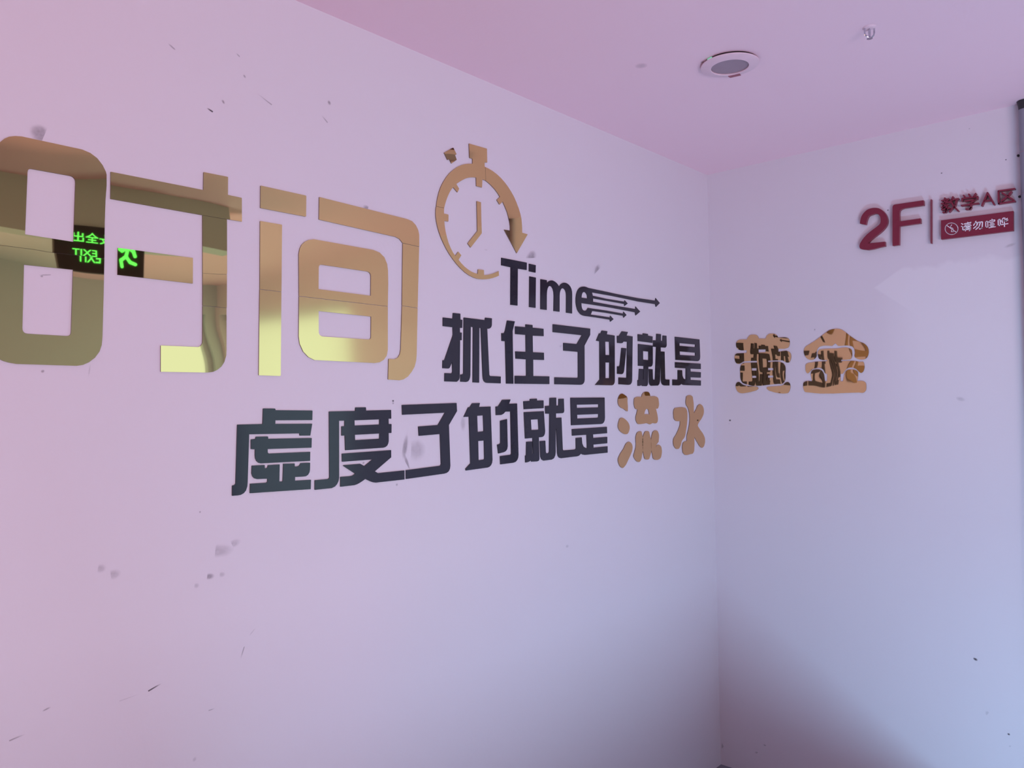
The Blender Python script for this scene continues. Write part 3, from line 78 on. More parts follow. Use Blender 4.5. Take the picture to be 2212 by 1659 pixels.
    'shui': [('stroke',[[(-0.3531,1.6177),(-0.3515,1.62),(-0.3496,1.6225),(-0.3472,1.6246),(-0.3441,1.6263),(-0.3404,1.6272),(-0.336,1.6277),(-0.3314,1.6279),(-0.3268,1.6282),(-0.3133,1.6291),(-0.2995,1.6296),(-0.2856,1.6294),(-0.272,1.6284),(-0.2674,1.6279),(-0.2627,1.6275),(-0.2582,1.6268),(-0.2542,1.6258),(-0.25,1.6238),(-0.2465,1.6212),(-0.2436,1.6184),(-0.2413,1.6155),(-0.2389,1.6112),(-0.238,1.6066),(-0.2378,1.602),(-0.2376,1.5974),(-0.2375,1.5895),(-0.2383,1.5816),(-0.2397,1.5738),(-0.2413,1.5659),(-0.2432,1.557),(-0.2457,1.548),(-0.2485,1.5391),(-0.2518,1.5303),(-0.2549,1.5218),(-0.2579,1.5132),(-0.2621,1.5049),(-0.269,1.4974),(-0.2737,1.4942),(-0.2793,1.4912),(-0.2847,1.4882),(-0.2894,1.485),(-0.2938,1.4799),(-0.2967,1.4743),(-0.2995,1.4687),(-0.3036,1.4635),(-0.3068,1.4603),(-0.3102,1.4569),(-0.3142,1.454),(-0.3194,1.4522),(-0.3234,1.4517),(-0.3279,1.4515),(-0.3325,1.4516),(-0.3367,1.4521),(-0.3417,1.4537),(-0.3461,1.4561),(-0.3501,1.459),(-0.3535,1.4618),(-0.3579,1.4665),(-0.3608,1.4716),(-0.3625,1.4769),(-0.3633,1.482),(-0.3633,1.4853),(-0.3628,1.4886),(-0.3619,1.4919),(-0.3606,1.495),(-0.3565,1.5),(-0.3507,1.5046),(-0.3442,1.5091),(-0.3383,1.5138),(-0.3322,1.5195),(-0.3263,1.5253),(-0.3207,1.5312),(-0.3156,1.5372),(-0.3122,1.5414),(-0.309,1.5457),(-0.3061,1.5501),(-0.3039,1.5545),(-0.3027,1.5583),(-0.3021,1.5622),(-0.3016,1.5661),(-0.301,1.57),(-0.3107,1.5701),(-0.3206,1.57),(-0.33,1.5705),(-0.3379,1.5722),(-0.3416,1.5738),(-0.345,1.5758),(-0.348,1.578),(-0.3504,1.5802),(-0.3529,1.5838),(-0.3541,1.5878),(-0.3546,1.5918),(-0.3549,1.5957),(-0.3557,1.6013),(-0.3562,1.6069),(-0.3555,1.6124)]]),('stroke',[[(-0.2456,1.6673),(-0.2449,1.6697),(-0.2441,1.6721),(-0.2428,1.6744),(-0.2407,1.6763),(-0.2376,1.6778),(-0.2336,1.6791),(-0.2292,1.68),(-0.2247,1.6807),(-0.2197,1.6812),(-0.2144,1.6814),(-0.2092,1.6812),(-0.2043,1.6806),(-0.2005,1.6798),(-0.1969,1.6787),(-0.1935,1.6774),(-0.1907,1.676),(-0.1876,1.6731),(-0.1861,1.6696),(-0.1854,1.6659),(-0.1844,1.6623),(-0.1808,1.647),(-0.18,1.6316),(-0.1805,1.6161),(-0.1804,1.6006),(-0.1749,1.605),(-0.1694,1.6095),(-0.164,1.6139),(-0.1587,1.6184),(-0.1542,1.6232),(-0.1504,1.6282),(-0.1457,1.6329),(-0.1391,1.6365),(-0.1352,1.6378),(-0.131,1.6391),(-0.1266,1.6401),(-0.1224,1.6404),(-0.1175,1.6399),(-0.1125,1.6385),(-0.1078,1.6367),(-0.1036,1.6348),(-0.0986,1.6316),(-0.0948,1.6277),(-0.0921,1.6236),(-0.09,1.6195),(-0.0885,1.6143),(-0.0883,1.609),(-0.0892,1.6037),(-0.091,1.5986),(-0.0941,1.5933),(-0.0984,1.5881),(-0.1034,1.583),(-0.1087,1.5781),(-0.117,1.5719),(-0.1265,1.566),(-0.1357,1.5601),(-0.143,1.5537),(-0.1445,1.5521),(-0.146,1.5504),(-0.1473,1.5487),(-0.148,1.547),(-0.147,1.5434),(-0.1435,1.5399),(-0.1388,1.5363),(-0.1346,1.5327),(-0.1258,1.5254),(-0.1158,1.5183),(-0.1061,1.5111),(-0.0979,1.5036),(-0.0938,1.4989),(-0.0899,1.4941),(-0.0866,1.4892),(-0.0845,1.4844),(-0.0834,1.4786),(-0.0837,1.4727),(-0.0852,1.4669),(-0.088,1.4613),(-0.0901,1.4577),(-0.0926,1.4541),(-0.096,1.4507),(-0.1006,1.448),(-0.1033,1.4469),(-0.1064,1.4459),(-0.1096,1.4451),(-0.1127,1.4448),(-0.1162,1.4453),(-0.1198,1.4465),(-0.1234,1.448),(-0.1267,1.4495),(-0.1345,1.4537),(-0.1407,1.4587),(-0.1461,1.464),(-0.1516,1.4692),(-0.1593,1.476),(-0.1665,1.4829),(-0.1735,1.4899),(-0.1806,1.4968),(-0.181,1.4846),(-0.1812,1.4723),(-0.1819,1.4601),(-0.1838,1.448),(-0.1844,1.444),(-0.1849,1.4399),(-0.1859,1.436),(-0.1882,1.4323),(-0.1904,1.43),(-0.1931,1.4276),(-0.1962,1.4255),(-0.2001,1.424),(-0.2041,1.4233),(-0.2088,1.423),(-0.2136,1.4229),(-0.2184,1.4228),(-0.2306,1.4219),(-0.2432,1.421),(-0.2552,1.421),(-0.2656,1.4228),(-0.2699,1.4245),(-0.274,1.4265),(-0.2777,1.4288),(-0.2808,1.4311),(-0.2838,1.4348),(-0.2854,1.4388),(-0.2861,1.443),(-0.2867,1.447),(-0.2874,1.4515),(-0.2876,1.456),(-0.2872,1.4605),(-0.2859,1.4648),(-0.2845,1.4683),(-0.2829,1.4719),(-0.2803,1.4751),(-0.2765,1.4777),(-0.2732,1.4789),(-0.2693,1.48),(-0.265,1.4808),(-0.2608,1.4814),(-0.2575,1.4816),(-0.2541,1.4817),(-0.2507,1.4818),(-0.2473,1.4819),(-0.2473,1.4872),(-0.2473,1.4925),(-0.2471,1.4979),(-0.2463,1.5031),(-0.2436,1.5104),(-0.2396,1.5175),(-0.2353,1.5246),(-0.2315,1.5318),(-0.2271,1.5423),(-0.223,1.5529),(-0.2199,1.5635),(-0.2183,1.5743),(-0.2179,1.5822),(-0.2182,1.5902),(-0.2193,1.5982),(-0.2213,1.606),(-0.2232,1.6113),(-0.2254,1.6165),(-0.2282,1.6216),(-0.2317,1.6266),(-0.2353,1.6301),(-0.2396,1.6335),(-0.2438,1.6368),(-0.2469,1.6403),(-0.2494,1.6468),(-0.2496,1.6537),(-0.2481,1.6606)]])],
}
RIGHT = {
    'huang': [('body',[[(-0.1239,1.9015),(-0.1238,1.9045),(-0.1239,1.9076),(-0.1244,1.9106),(-0.1253,1.9135),(-0.1261,1.9151),(-0.1271,1.9167),(-0.1281,1.9183),(-0.1293,1.9197),(-0.1311,1.9213),(-0.1331,1.9228),(-0.1352,1.9241),(-0.1374,1.9252),(-0.1402,1.9259),(-0.1431,1.9262),(-0.1462,1.9263),(-0.1492,1.9264),(-0.1559,1.9265),(-0.1627,1.9261),(-0.1695,1.9256),(-0.1762,1.9252),(-0.1779,1.9282),(-0.1795,1.9312),(-0.1812,1.9341),(-0.1833,1.9367),(-0.1856,1.9389),(-0.1882,1.9409),(-0.191,1.9426),(-0.1939,1.9439),(-0.1974,1.9446),(-0.2011,1.9449),(-0.2048,1.9447),(-0.2085,1.9444),(-0.2117,1.9442),(-0.215,1.9438),(-0.2181,1.9431),(-0.2209,1.942),(-0.2233,1.9403),(-0.2255,1.9383),(-0.2274,1.936),(-0.229,1.9335),(-0.2298,1.9316),(-0.2303,1.9296),(-0.2307,1.9275),(-0.2312,1.9255),(-0.2635,1.9233),(-0.2645,1.9263),(-0.2654,1.9293),(-0.2664,1.9322),(-0.2679,1.9348),(-0.27,1.937),(-0.2726,1.9389),(-0.2753,1.9406),(-0.2782,1.9419),(-0.2811,1.9427),(-0.2842,1.9431),(-0.2873,1.9433),(-0.2904,1.9433),(-0.294,1.9431),(-0.2976,1.9426),(-0.3011,1.9418),(-0.3044,1.9406),(-0.3071,1.9392),(-0.3097,1.9375),(-0.3121,1.9356),(-0.3142,1.9335),(-0.3159,1.9312),(-0.3173,1.9286),(-0.3186,1.926),(-0.3199,1.9234),(-0.329,1.9234),(-0.3381,1.9237),(-0.347,1.9234),(-0.3555,1.9214),(-0.358,1.9204),(-0.3607,1.9193),(-0.3631,1.9181),(-0.3651,1.9165),(-0.367,1.9138),(-0.3683,1.9106),(-0.3691,1.9071),(-0.3697,1.9037),(-0.37,1.8999),(-0.3699,1.8959),(-0.3693,1.8921),(-0.3683,1.8884),(-0.3672,1.8856),(-0.3659,1.8828),(-0.3642,1.8803),(-0.3622,1.8782),(-0.36,1.877),(-0.3575,1.8762),(-0.3549,1.8756),(-0.3523,1.875),(-0.3441,1.8739),(-0.3357,1.874),(-0.3272,1.8746),(-0.3187,1.875),(-0.3183,1.8621),(-0.3302,1.863),(-0.3423,1.8647),(-0.3538,1.8649),(-0.3637,1.8613),(-0.3659,1.8596),(-0.3681,1.8578),(-0.3701,1.8558),(-0.3717,1.8537),(-0.3732,1.8506),(-0.3741,1.8472),(-0.3746,1.8436),(-0.3748,1.8401),(-0.3746,1.8363),(-0.374,1.8324),(-0.3729,1.8286),(-0.3715,1.825),(-0.3704,1.8221),(-0.3691,1.8192),(-0.3675,1.8166),(-0.3654,1.8147),(-0.3634,1.8139),(-0.3612,1.8134),(-0.3588,1.8131),(-0.3566,1.8132),(-0.3535,1.8141),(-0.3507,1.8158),(-0.3478,1.8178),(-0.3449,1.8195),(-0.3425,1.8209),(-0.3401,1.8223),(-0.3377,1.8235),(-0.3352,1.8244),(-0.3328,1.8248),(-0.3303,1.8249),(-0.3278,1.8249),(-0.3253,1.8249),(-0.3119,1.8254),(-0.2984,1.8256),(-0.2848,1.8258),(-0.2712,1.826),(-0.271,1.8192),(-0.2859,1.8194),(-0.3009,1.8203),(-0.3154,1.8199),(-0.329,1.8164),(-0.3321,1.8151),(-0.3353,1.8137),(-0.3382,1.8121),(-0.3407,1.8101),(-0.3429,1.8074),(-0.3447,1.8041),(-0.3461,1.8007),(-0.3473,1.7973),(-0.3486,1.7904),(-0.3484,1.7831),(-0.3477,1.7757),(-0.3471,1.7684),(-0.3471,1.7622),(-0.3472,1.7558),(-0.3469,1.7496),(-0.3459,1.7435),(-0.345,1.74),(-0.3439,1.7364),(-0.3425,1.7331),(-0.3406,1.7302),(-0.3385,1.728),(-0.336,1.726),(-0.3333,1.7244),(-0.3306,1.7232),(-0.3268,1.7225),(-0.3228,1.7225),(-0.3187,1.723),(-0.3147,1.7232),(-0.2763,1.721),(-0.2369,1.7174),(-0.1979,1.7177),(-0.161,1.7276),(-0.1583,1.7288),(-0.1555,1.73),(-0.1529,1.7313),(-0.1505,1.7329),(-0.1477,1.7361),(-0.1456,1.7399),(-0.1438,1.744),(-0.1424,1.7481),(-0.141,1.7549),(-0.1406,1.762),(-0.1408,1.7691),(-0.141,1.7762),(-0.1407,1.7833),(-0.1404,1.7905),(-0.1407,1.7975),(-0.1422,1.8042),(-0.1433,1.8073),(-0.1447,1.8105),(-0.1463,1.8135),(-0.1484,1.8159),(-0.1507,1.8176),(-0.1534,1.8191),(-0.1563,1.8202),(-0.1592,1.821),(-0.1627,1.8215),(-0.1665,1.8215),(-0.1702,1.8213),(-0.174,1.8211),(-0.1859,1.821),(-0.1978,1.8208),(-0.2097,1.8204),(-0.2215,1.8201),(-0.2217,1.8274),(-0.2088,1.8279),(-0.1959,1.8285),(-0.1829,1.8288),(-0.1699,1.8285),(-0.1667,1.8284),(-0.1635,1.8283),(-0.1603,1.8281),(-0.1572,1.8275),(-0.1539,1.8263),(-0.1507,1.8245),(-0.1476,1.8227),(-0.1443,1.8211),(-0.1414,1.8199),(-0.1384,1.8187),(-0.1354,1.8178),(-0.1325,1.8177),(-0.13,1.8182),(-0.1274,1.8192),(-0.125,1.8206),(-0.123,1.8221),(-0.1207,1.8249),(-0.119,1.8282),(-0.1178,1.8319),(-0.1169,1.8355),(-0.1161,1.839),(-0.1155,1.8425),(-0.1153,1.8461),(-0.1155,1.8496),(-0.1159,1.8522),(-0.1165,1.8549),(-0.1173,1.8573),(-0.1186,1.8595),(-0.1201,1.8613),(-0.122,1.8628),(-0.1241,1.8642),(-0.1262,1.8652),(-0.1292,1.8658),(-0.1324,1.8658),(-0.1358,1.8656),(-0.1391,1.8655),(-0.1476,1.8655),(-0.1561,1.8654),(-0.1645,1.8652),(-0.173,1.865),(-0.1754,1.8764),(-0.1733,1.8775),(-0.1647,1.8777),(-0.1559,1.8775),(-0.1473,1.878),(-0.1395,1.8805),(-0.1369,1.8819),(-0.1344,1.8834),(-0.132,1.8851),(-0.13,1.8871),(-0.1277,1.8902),(-0.1259,1.8939),(-0.1246,1.8977)],[(-0.2285,1.8773),(-0.2619,1.8758),(-0.2616,1.8633),(-0.2286,1.8639)],[(-0.1953,1.796),(-0.2188,1.7954),(-0.2179,1.7842),(-0.1956,1.7851)],[(-0.2699,1.7938),(-0.2945,1.7928),(-0.2938,1.7825),(-0.2697,1.7835)],[(-0.1955,1.7623),(-0.2162,1.7619),(-0.2164,1.7521),(-0.1952,1.7528)],[(-0.2695,1.7606),(-0.2937,1.7604),(-0.293,1.7501),(-0.2692,1.7509)]]),('foot',[[(-0.1183,1.7248),(-0.1192,1.7275),(-0.1204,1.7303),(-0.1219,1.7328),(-0.1239,1.7347),(-0.1261,1.7358),(-0.1286,1.7366),(-0.1312,1.7369),(-0.1336,1.7368),(-0.1358,1.736),(-0.1379,1.7345),(-0.1399,1.7328),(-0.142,1.7311),(-0.1446,1.7293),(-0.1471,1.7273),(-0.1497,1.7255),(-0.1524,1.7239),(-0.1569,1.7219),(-0.1616,1.7205),(-0.1665,1.7194),(-0.1713,1.7184),(-0.1796,1.717),(-0.188,1.7162),(-0.1964,1.7156),(-0.2046,1.7145),(-0.2091,1.7141),(-0.2138,1.7139),(-0.218,1.7132),(-0.2211,1.7111),(-0.2219,1.71),(-0.2227,1.7087),(-0.2233,1.7074),(-0.2235,1.7061),(-0.2228,1.7042),(-0.221,1.7025),(-0.2188,1.7009),(-0.2167,1.6994),(-0.212,1.6969),(-0.2068,1.6953),(-0.2012,1.6941),(-0.1958,1.693),(-0.1885,1.6912),(-0.1812,1.6897),(-0.1737,1.6885),(-0.1663,1.6876),(-0.1593,1.6868),(-0.1522,1.686),(-0.1453,1.6859),(-0.1387,1.6872),(-0.1353,1.6885),(-0.132,1.6902),(-0.1288,1.6922),(-0.1261,1.6945),(-0.1236,1.6976),(-0.1217,1.7011),(-0.1201,1.7049),(-0.119,1.7087),(-0.1181,1.7127),(-0.1176,1.7168),(-0.1176,1.7209)]]),('foot',[[(-0.2619,1.7052),(-0.2621,1.7064),(-0.2626,1.7077),(-0.2633,1.709),(-0.2641,1.71),(-0.2661,1.7111),(-0.2687,1.7115),(-0.2715,1.7115),(-0.2743,1.7117),(-0.2843,1.7126),(-0.2944,1.7129),(-0.3045,1.713),(-0.3144,1.7136),(-0.3196,1.7138),(-0.3248,1.7139),(-0.3298,1.7145),(-0.3343,1.7159),(-0.3375,1.7183),(-0.3404,1.7214),(-0.3432,1.7246),(-0.3464,1.7271),(-0.3486,1.7283),(-0.3508,1.7293),(-0.3531,1.7301),(-0.3554,1.7303),(-0.3577,1.7298),(-0.3601,1.7287),(-0.3622,1.7273),(-0.364,1.7256),(-0.3656,1.7232),(-0.3666,1.7203),(-0.3672,1.7171),(-0.3676,1.714),(-0.3678,1.7097),(-0.3674,1.7054),(-0.3665,1.701),(-0.3652,1.6969),(-0.3638,1.6932),(-0.362,1.6895),(-0.3598,1.6861),(-0.3571,1.6836),(-0.3541,1.6823),(-0.3506,1.6817),(-0.3469,1.6813),(-0.3433,1.6811),(-0.3359,1.6808),(-0.3285,1.6814),(-0.321,1.6824),(-0.3137,1.6836),(-0.3061,1.6849),(-0.2985,1.6865),(-0.2911,1.6885),(-0.2838,1.691),(-0.279,1.6928),(-0.2742,1.6948),(-0.2697,1.6971),(-0.2659,1.7002),(-0.2647,1.7014),(-0.2634,1.7026),(-0.2624,1.7039)]])],
    'jin': [('roof',[[(-0.4299,1.8619),(-0.4309,1.8653),(-0.4322,1.8687),(-0.434,1.8719),(-0.436,1.8748),(-0.44,1.8786),(-0.4448,1.8816),(-0.4501,1.8842),(-0.4552,1.8869),(-0.4609,1.8901),(-0.4667,1.8932),(-0.4724,1.8963),(-0.4781,1.8995),(-0.4892,1.9066),(-0.5,1.9142),(-0.5107,1.9219),(-0.5214,1.9292),(-0.5247,1.9314),(-0.5279,1.9336),(-0.5311,1.9357),(-0.5345,1.9376),(-0.538,1.9391),(-0.5417,1.9404),(-0.5454,1.9415),(-0.5492,1.9424),(-0.5536,1.9431),(-0.5582,1.9435),(-0.5628,1.9436),(-0.5673,1.9434),(-0.5718,1.943),(-0.5764,1.9423),(-0.5809,1.9412),(-0.5851,1.9397),(-0.5888,1.9377),(-0.5924,1.9353),(-0.5958,1.9327),(-0.5992,1.93),(-0.6045,1.9255),(-0.6097,1.9207),(-0.6147,1.9159),(-0.6199,1.9112),(-0.6274,1.9048),(-0.635,1.8986),(-0.6428,1.8927),(-0.6508,1.8873),(-0.6577,1.8837),(-0.665,1.8807),(-0.672,1.8774),(-0.678,1.8729),(-0.6809,1.87),(-0.6836,1.8668),(-0.686,1.8633),(-0.688,1.8597),(-0.6894,1.8559),(-0.6904,1.8518),(-0.6911,1.8475),(-0.6913,1.8434),(-0.6912,1.8388),(-0.6906,1.8342),(-0.6895,1.8298),(-0.6879,1.8256),(-0.6862,1.8224),(-0.6842,1.8193),(-0.6818,1.8166),(-0.6791,1.8144),(-0.6765,1.8132),(-0.6737,1.8123),(-0.6707,1.8117),(-0.6678,1.8114),(-0.6644,1.8113),(-0.6609,1.8116),(-0.6574,1.8121),(-0.654,1.813),(-0.6513,1.8137),(-0.6487,1.8146),(-0.6461,1.8157),(-0.6437,1.8171),(-0.6417,1.8185),(-0.6398,1.8201),(-0.6382,1.8219),(-0.6369,1.8238),(-0.6361,1.8276),(-0.6367,1.832),(-0.6378,1.8365),(-0.6382,1.8409),(-0.638,1.8447),(-0.6377,1.8484),(-0.637,1.8521),(-0.636,1.8556),(-0.6347,1.8585),(-0.6332,1.8613),(-0.6314,1.8639),(-0.6292,1.866),(-0.6269,1.8673),(-0.6243,1.8683),(-0.6215,1.869),(-0.6188,1.8697),(-0.6076,1.8718),(-0.596,1.8723),(-0.5843,1.872),(-0.5726,1.8722),(-0.5612,1.8839),(-0.5474,1.8737),(-0.5373,1.8748),(-0.5272,1.8762),(-0.5171,1.877),(-0.5072,1.8762),(-0.5038,1.8755),(-0.5003,1.8748),(-0.497,1.8738),(-0.4941,1.8723),(-0.4918,1.8705),(-0.4898,1.8683),(-0.488,1.8659),(-0.4864,1.8634),(-0.4851,1.8602),(-0.4843,1.8567),(-0.4838,1.8531),(-0.4833,1.8495),(-0.483,1.8452),(-0.4831,1.8408),(-0.483,1.8366),(-0.4819,1.8327),(-0.4805,1.8302),(-0.4786,1.8278),(-0.4765,1.8256),(-0.4742,1.8237),(-0.4716,1.8223),(-0.4688,1.8212),(-0.4658,1.8204),(-0.4629,1.82),(-0.4596,1.8199),(-0.4562,1.8203),(-0.4529,1.821),(-0.4497,1.8221),(-0.4467,1.8238),(-0.4437,1.826),(-0.441,1.8285),(-0.4386,1.8312),(-0.4363,1.8343),(-0.4343,1.8376),(-0.4327,1.8412),(-0.4314,1.8448),(-0.4303,1.849),(-0.4296,1.8534),(-0.4295,1.8577)]]),('body',[[(-0.4899,1.8548),(-0.4911,1.8565),(-0.4925,1.8582),(-0.494,1.8597),(-0.4957,1.861),(-0.4986,1.8621),(-0.5018,1.8625),(-0.5053,1.8625),(-0.5086,1.8626),(-0.5228,1.8634),(-0.537,1.8632),(-0.5511,1.8625),(-0.5651,1.8619),(-0.578,1.8626),(-0.5909,1.8639),(-0.6034,1.8638),(-0.615,1.8605),(-0.6176,1.8592),(-0.6202,1.8579),(-0.6226,1.8563),(-0.6245,1.8544),(-0.6261,1.8513),(-0.6268,1.8476),(-0.627,1.8436),(-0.6271,1.8397),(-0.6273,1.8356),(-0.6272,1.8314),(-0.6267,1.8273),(-0.6255,1.8235),(-0.6244,1.8212),(-0.6232,1.819),(-0.6217,1.817),(-0.62,1.8156),(-0.6179,1.8147),(-0.6154,1.8144),(-0.6128,1.8143),(-0.6103,1.8142),(-0.6034,1.8139),(-0.5966,1.8141),(-0.5896,1.8144),(-0.5827,1.8147),(-0.5826,1.8088),(-0.598,1.8086),(-0.6133,1.8087),(-0.6285,1.8082),(-0.6434,1.8059),(-0.6468,1.8049),(-0.6503,1.8038),(-0.6537,1.8027),(-0.6572,1.802),(-0.6604,1.8019),(-0.6637,1.8022),(-0.6668,1.8023),(-0.6693,1.8014),(-0.671,1.7991),(-0.6721,1.7958),(-0.6728,1.7921),(-0.6732,1.7886),(-0.6735,1.7846),(-0.6734,1.7805),(-0.6728,1.7764),(-0.6719,1.7725),(-0.671,1.7693),(-0.6699,1.7662),(-0.6684,1.7633),(-0.6664,1.761),(-0.6649,1.7598),(-0.6631,1.7587),(-0.6612,1.7579),(-0.6594,1.7577),(-0.6572,1.7584),(-0.6551,1.7601),(-0.653,1.7623),(-0.651,1.7643),(-0.648,1.7672),(-0.6452,1.7703),(-0.6423,1.7732),(-0.6391,1.7756),(-0.6362,1.7771),(-0.6332,1.7784),(-0.6301,1.7794),(-0.627,1.7801),(-0.6235,1.7808),(-0.6199,1.7812),(-0.6163,1.7812),(-0.6129,1.7807),(-0.6101,1.7799),(-0.6073,1.7786),(-0.6046,1.7771),(-0.6021,1.7753),(-0.5996,1.773),(-0.5973,1.7704),(-0.5951,1.7675),(-0.593,1.7647),(-0.5917,1.7629),(-0.5904,1.7609),(-0.5891,1.759),(-0.5875,1.7576),(-0.5854,1.7569),(-0.5832,1.7565),(-0.5808,1.7564),(-0.5785,1.7561),(-0.5777,1.7259),(-0.5884,1.7259),(-0.5895,1.732),(-0.5906,1.7381),(-0.5919,1.7442),(-0.5935,1.7501),(-0.5947,1.7544),(-0.596,1.7588),(-0.5977,1.7629),(-0.6001,1.7663),(-0.6021,1.768),(-0.6043,1.7695),(-0.6067,1.7708),(-0.6091,1.7718),(-0.6125,1.7727),(-0.6161,1.7731),(-0.6197,1.7732),(-0.6233,1.773),(-0.6273,1.7727),(-0.6314,1.772),(-0.6353,1.771),(-0.6389,1.7693),(-0.6411,1.768),(-0.6432,1.7664),(-0.6451,1.7646),(-0.6466,1.7627),(-0.6475,1.7602),(-0.6478,1.7575),(-0.6479,1.7546),(-0.648,1.7518),(-0.6478,1.745),(-0.6468,1.7383),(-0.6455,1.7315),(-0.6443,1.7248),(-0.6502,1.725),(-0.6561,1.7255),(-0.6618,1.7254),(-0.6672,1.7241),(-0.6695,1.723),(-0.6718,1.7217),(-0.6739,1.7201),(-0.6756,1.7184),(-0.6773,1.715),(-0.6781,1.7108),(-0.6783,1.7064),(-0.6783,1.7022),(-0.6782,1.698),(-0.6779,1.6938),(-0.6771,1.6897),(-0.6756,1.6861),(-0.674,1.6838),(-0.6721,1.6816),(-0.6699,1.6797),(-0.6677,1.6782),(-0.6634,1.677),(-0.6586,1.6772),(-0.6536,1.678),(-0.6487,1.6786),(-0.5981,1.6781),(-0.5463,1.6767),(-0.4936,1.6775),(-0.4404,1.6839),(-0.4377,1.6843),(-0.4349,1.6845),(-0.4323,1.685),(-0.4301,1.686),(-0.4281,1.6882),(-0.4266,1.6911),(-0.4256,1.6943),(-0.4246,1.6975),(-0.4239,1.7007),(-0.4234,1.7041),(-0.4231,1.7074),(-0.4231,1.7108),(-0.4232,1.7148),(-0.4236,1.7189),(-0.4245,1.7227),(-0.4263,1.7258),(-0.428,1.7272),(-0.4299,1.7284),(-0.432,1.7294),(-0.4341,1.7303),(-0.4405,1.7318),(-0.4474,1.7316),(-0.4545,1.7309),(-0.4614,1.7304),(-0.4606,1.7351),(-0.4596,1.7398),(-0.4588,1.7445),(-0.4582,1.7493),(-0.4577,1.7531),(-0.4573,1.7569),(-0.4571,1.7607),(-0.4576,1.7644),(-0.4586,1.7674),(-0.4599,1.7704),(-0.4615,1.7732),(-0.4636,1.7754),(-0.4664,1.777),(-0.4697,1.778),(-0.4733,1.7786),(-0.4768,1.779),(-0.48,1.7794),(-0.4833,1.7795),(-0.4866,1.7794),(-0.4898,1.779),(-0.4927,1.7784),(-0.4956,1.7775),(-0.4983,1.7763),(-0.5008,1.7749),(-0.5029,1.773),(-0.5047,1.7709),(-0.5064,1.7685),(-0.5079,1.7662),(-0.5115,1.7577),(-0.5128,1.7483),(-0.5134,1.7384),(-0.5143,1.7288),(-0.5235,1.7281),(-0.5252,1.7581),(-0.5231,1.7588),(-0.5209,1.7594),(-0.5188,1.7602),(-0.517,1.7612),(-0.5147,1.7641),(-0.5132,1.7679),(-0.5119,1.7719),(-0.51,1.7754),(-0.5081,1.7777),(-0.5059,1.7798),(-0.5035,1.7817),(-0.501,1.7832),(-0.4984,1.7843),(-0.4956,1.7851),(-0.4928,1.7856),(-0.49,1.7859),(-0.4867,1.7859),(-0.4834,1.7855),(-0.4801,1.7849),(-0.4769,1.7842),(-0.473,1.7835),(-0.4691,1.7828),(-0.4653,1.7817),(-0.4618,1.7802),(-0.4587,1.7777),(-0.456,1.7745),(-0.4533,1.7712),(-0.4502,1.7684),(-0.4483,1.7669),(-0.4463,1.7654),(-0.4443,1.7643),(-0.4425,1.764),(-0.4409,1.7649),(-0.4395,1.7666),(-0.4381,1.7688),(-0.437,1.7708),(-0.4356,1.7747),(-0.4351,1.779),(-0.4351,1.7835),(-0.4352,1.7879),(-0.4352,1.7913),(-0.4352,1.7948),(-0.4357,1.7982),(-0.4369,1.801),(-0.4382,1.8026),(-0.4399,1.804),(-0.4418,1.8053),(-0.4437,1.8064),(-0.448,1.808),(-0.4528,1.8086),(-0.4577,1.8089),(-0.4626,1.8093),(-0.4659,1.8097),(-0.4692,1.8102),(-0.4724,1.8106),(-0.4757,1.8109),(-0.4882,1.8116),(-0.5008,1.8115),(-0.5132,1.8112),(-0.5256,1.811),(-0.5267,1.8165),(-0.5204,1.8167),(-0.5141,1.8167),(-0.5079,1.8171),(-0.5019,1.8186),(-0.4995,1.8196),(-0.497,1.8208),(-0.4947,1.8221),(-0.4928,1.8237),(-0.4912,1.8264),(-0.4902,1.8295),(-0.4896,1.8328),(-0.4891,1.8361),(-0.4884,1.8409),(-0.488,1.8458),(-0.4884,1.8506)]])],
}
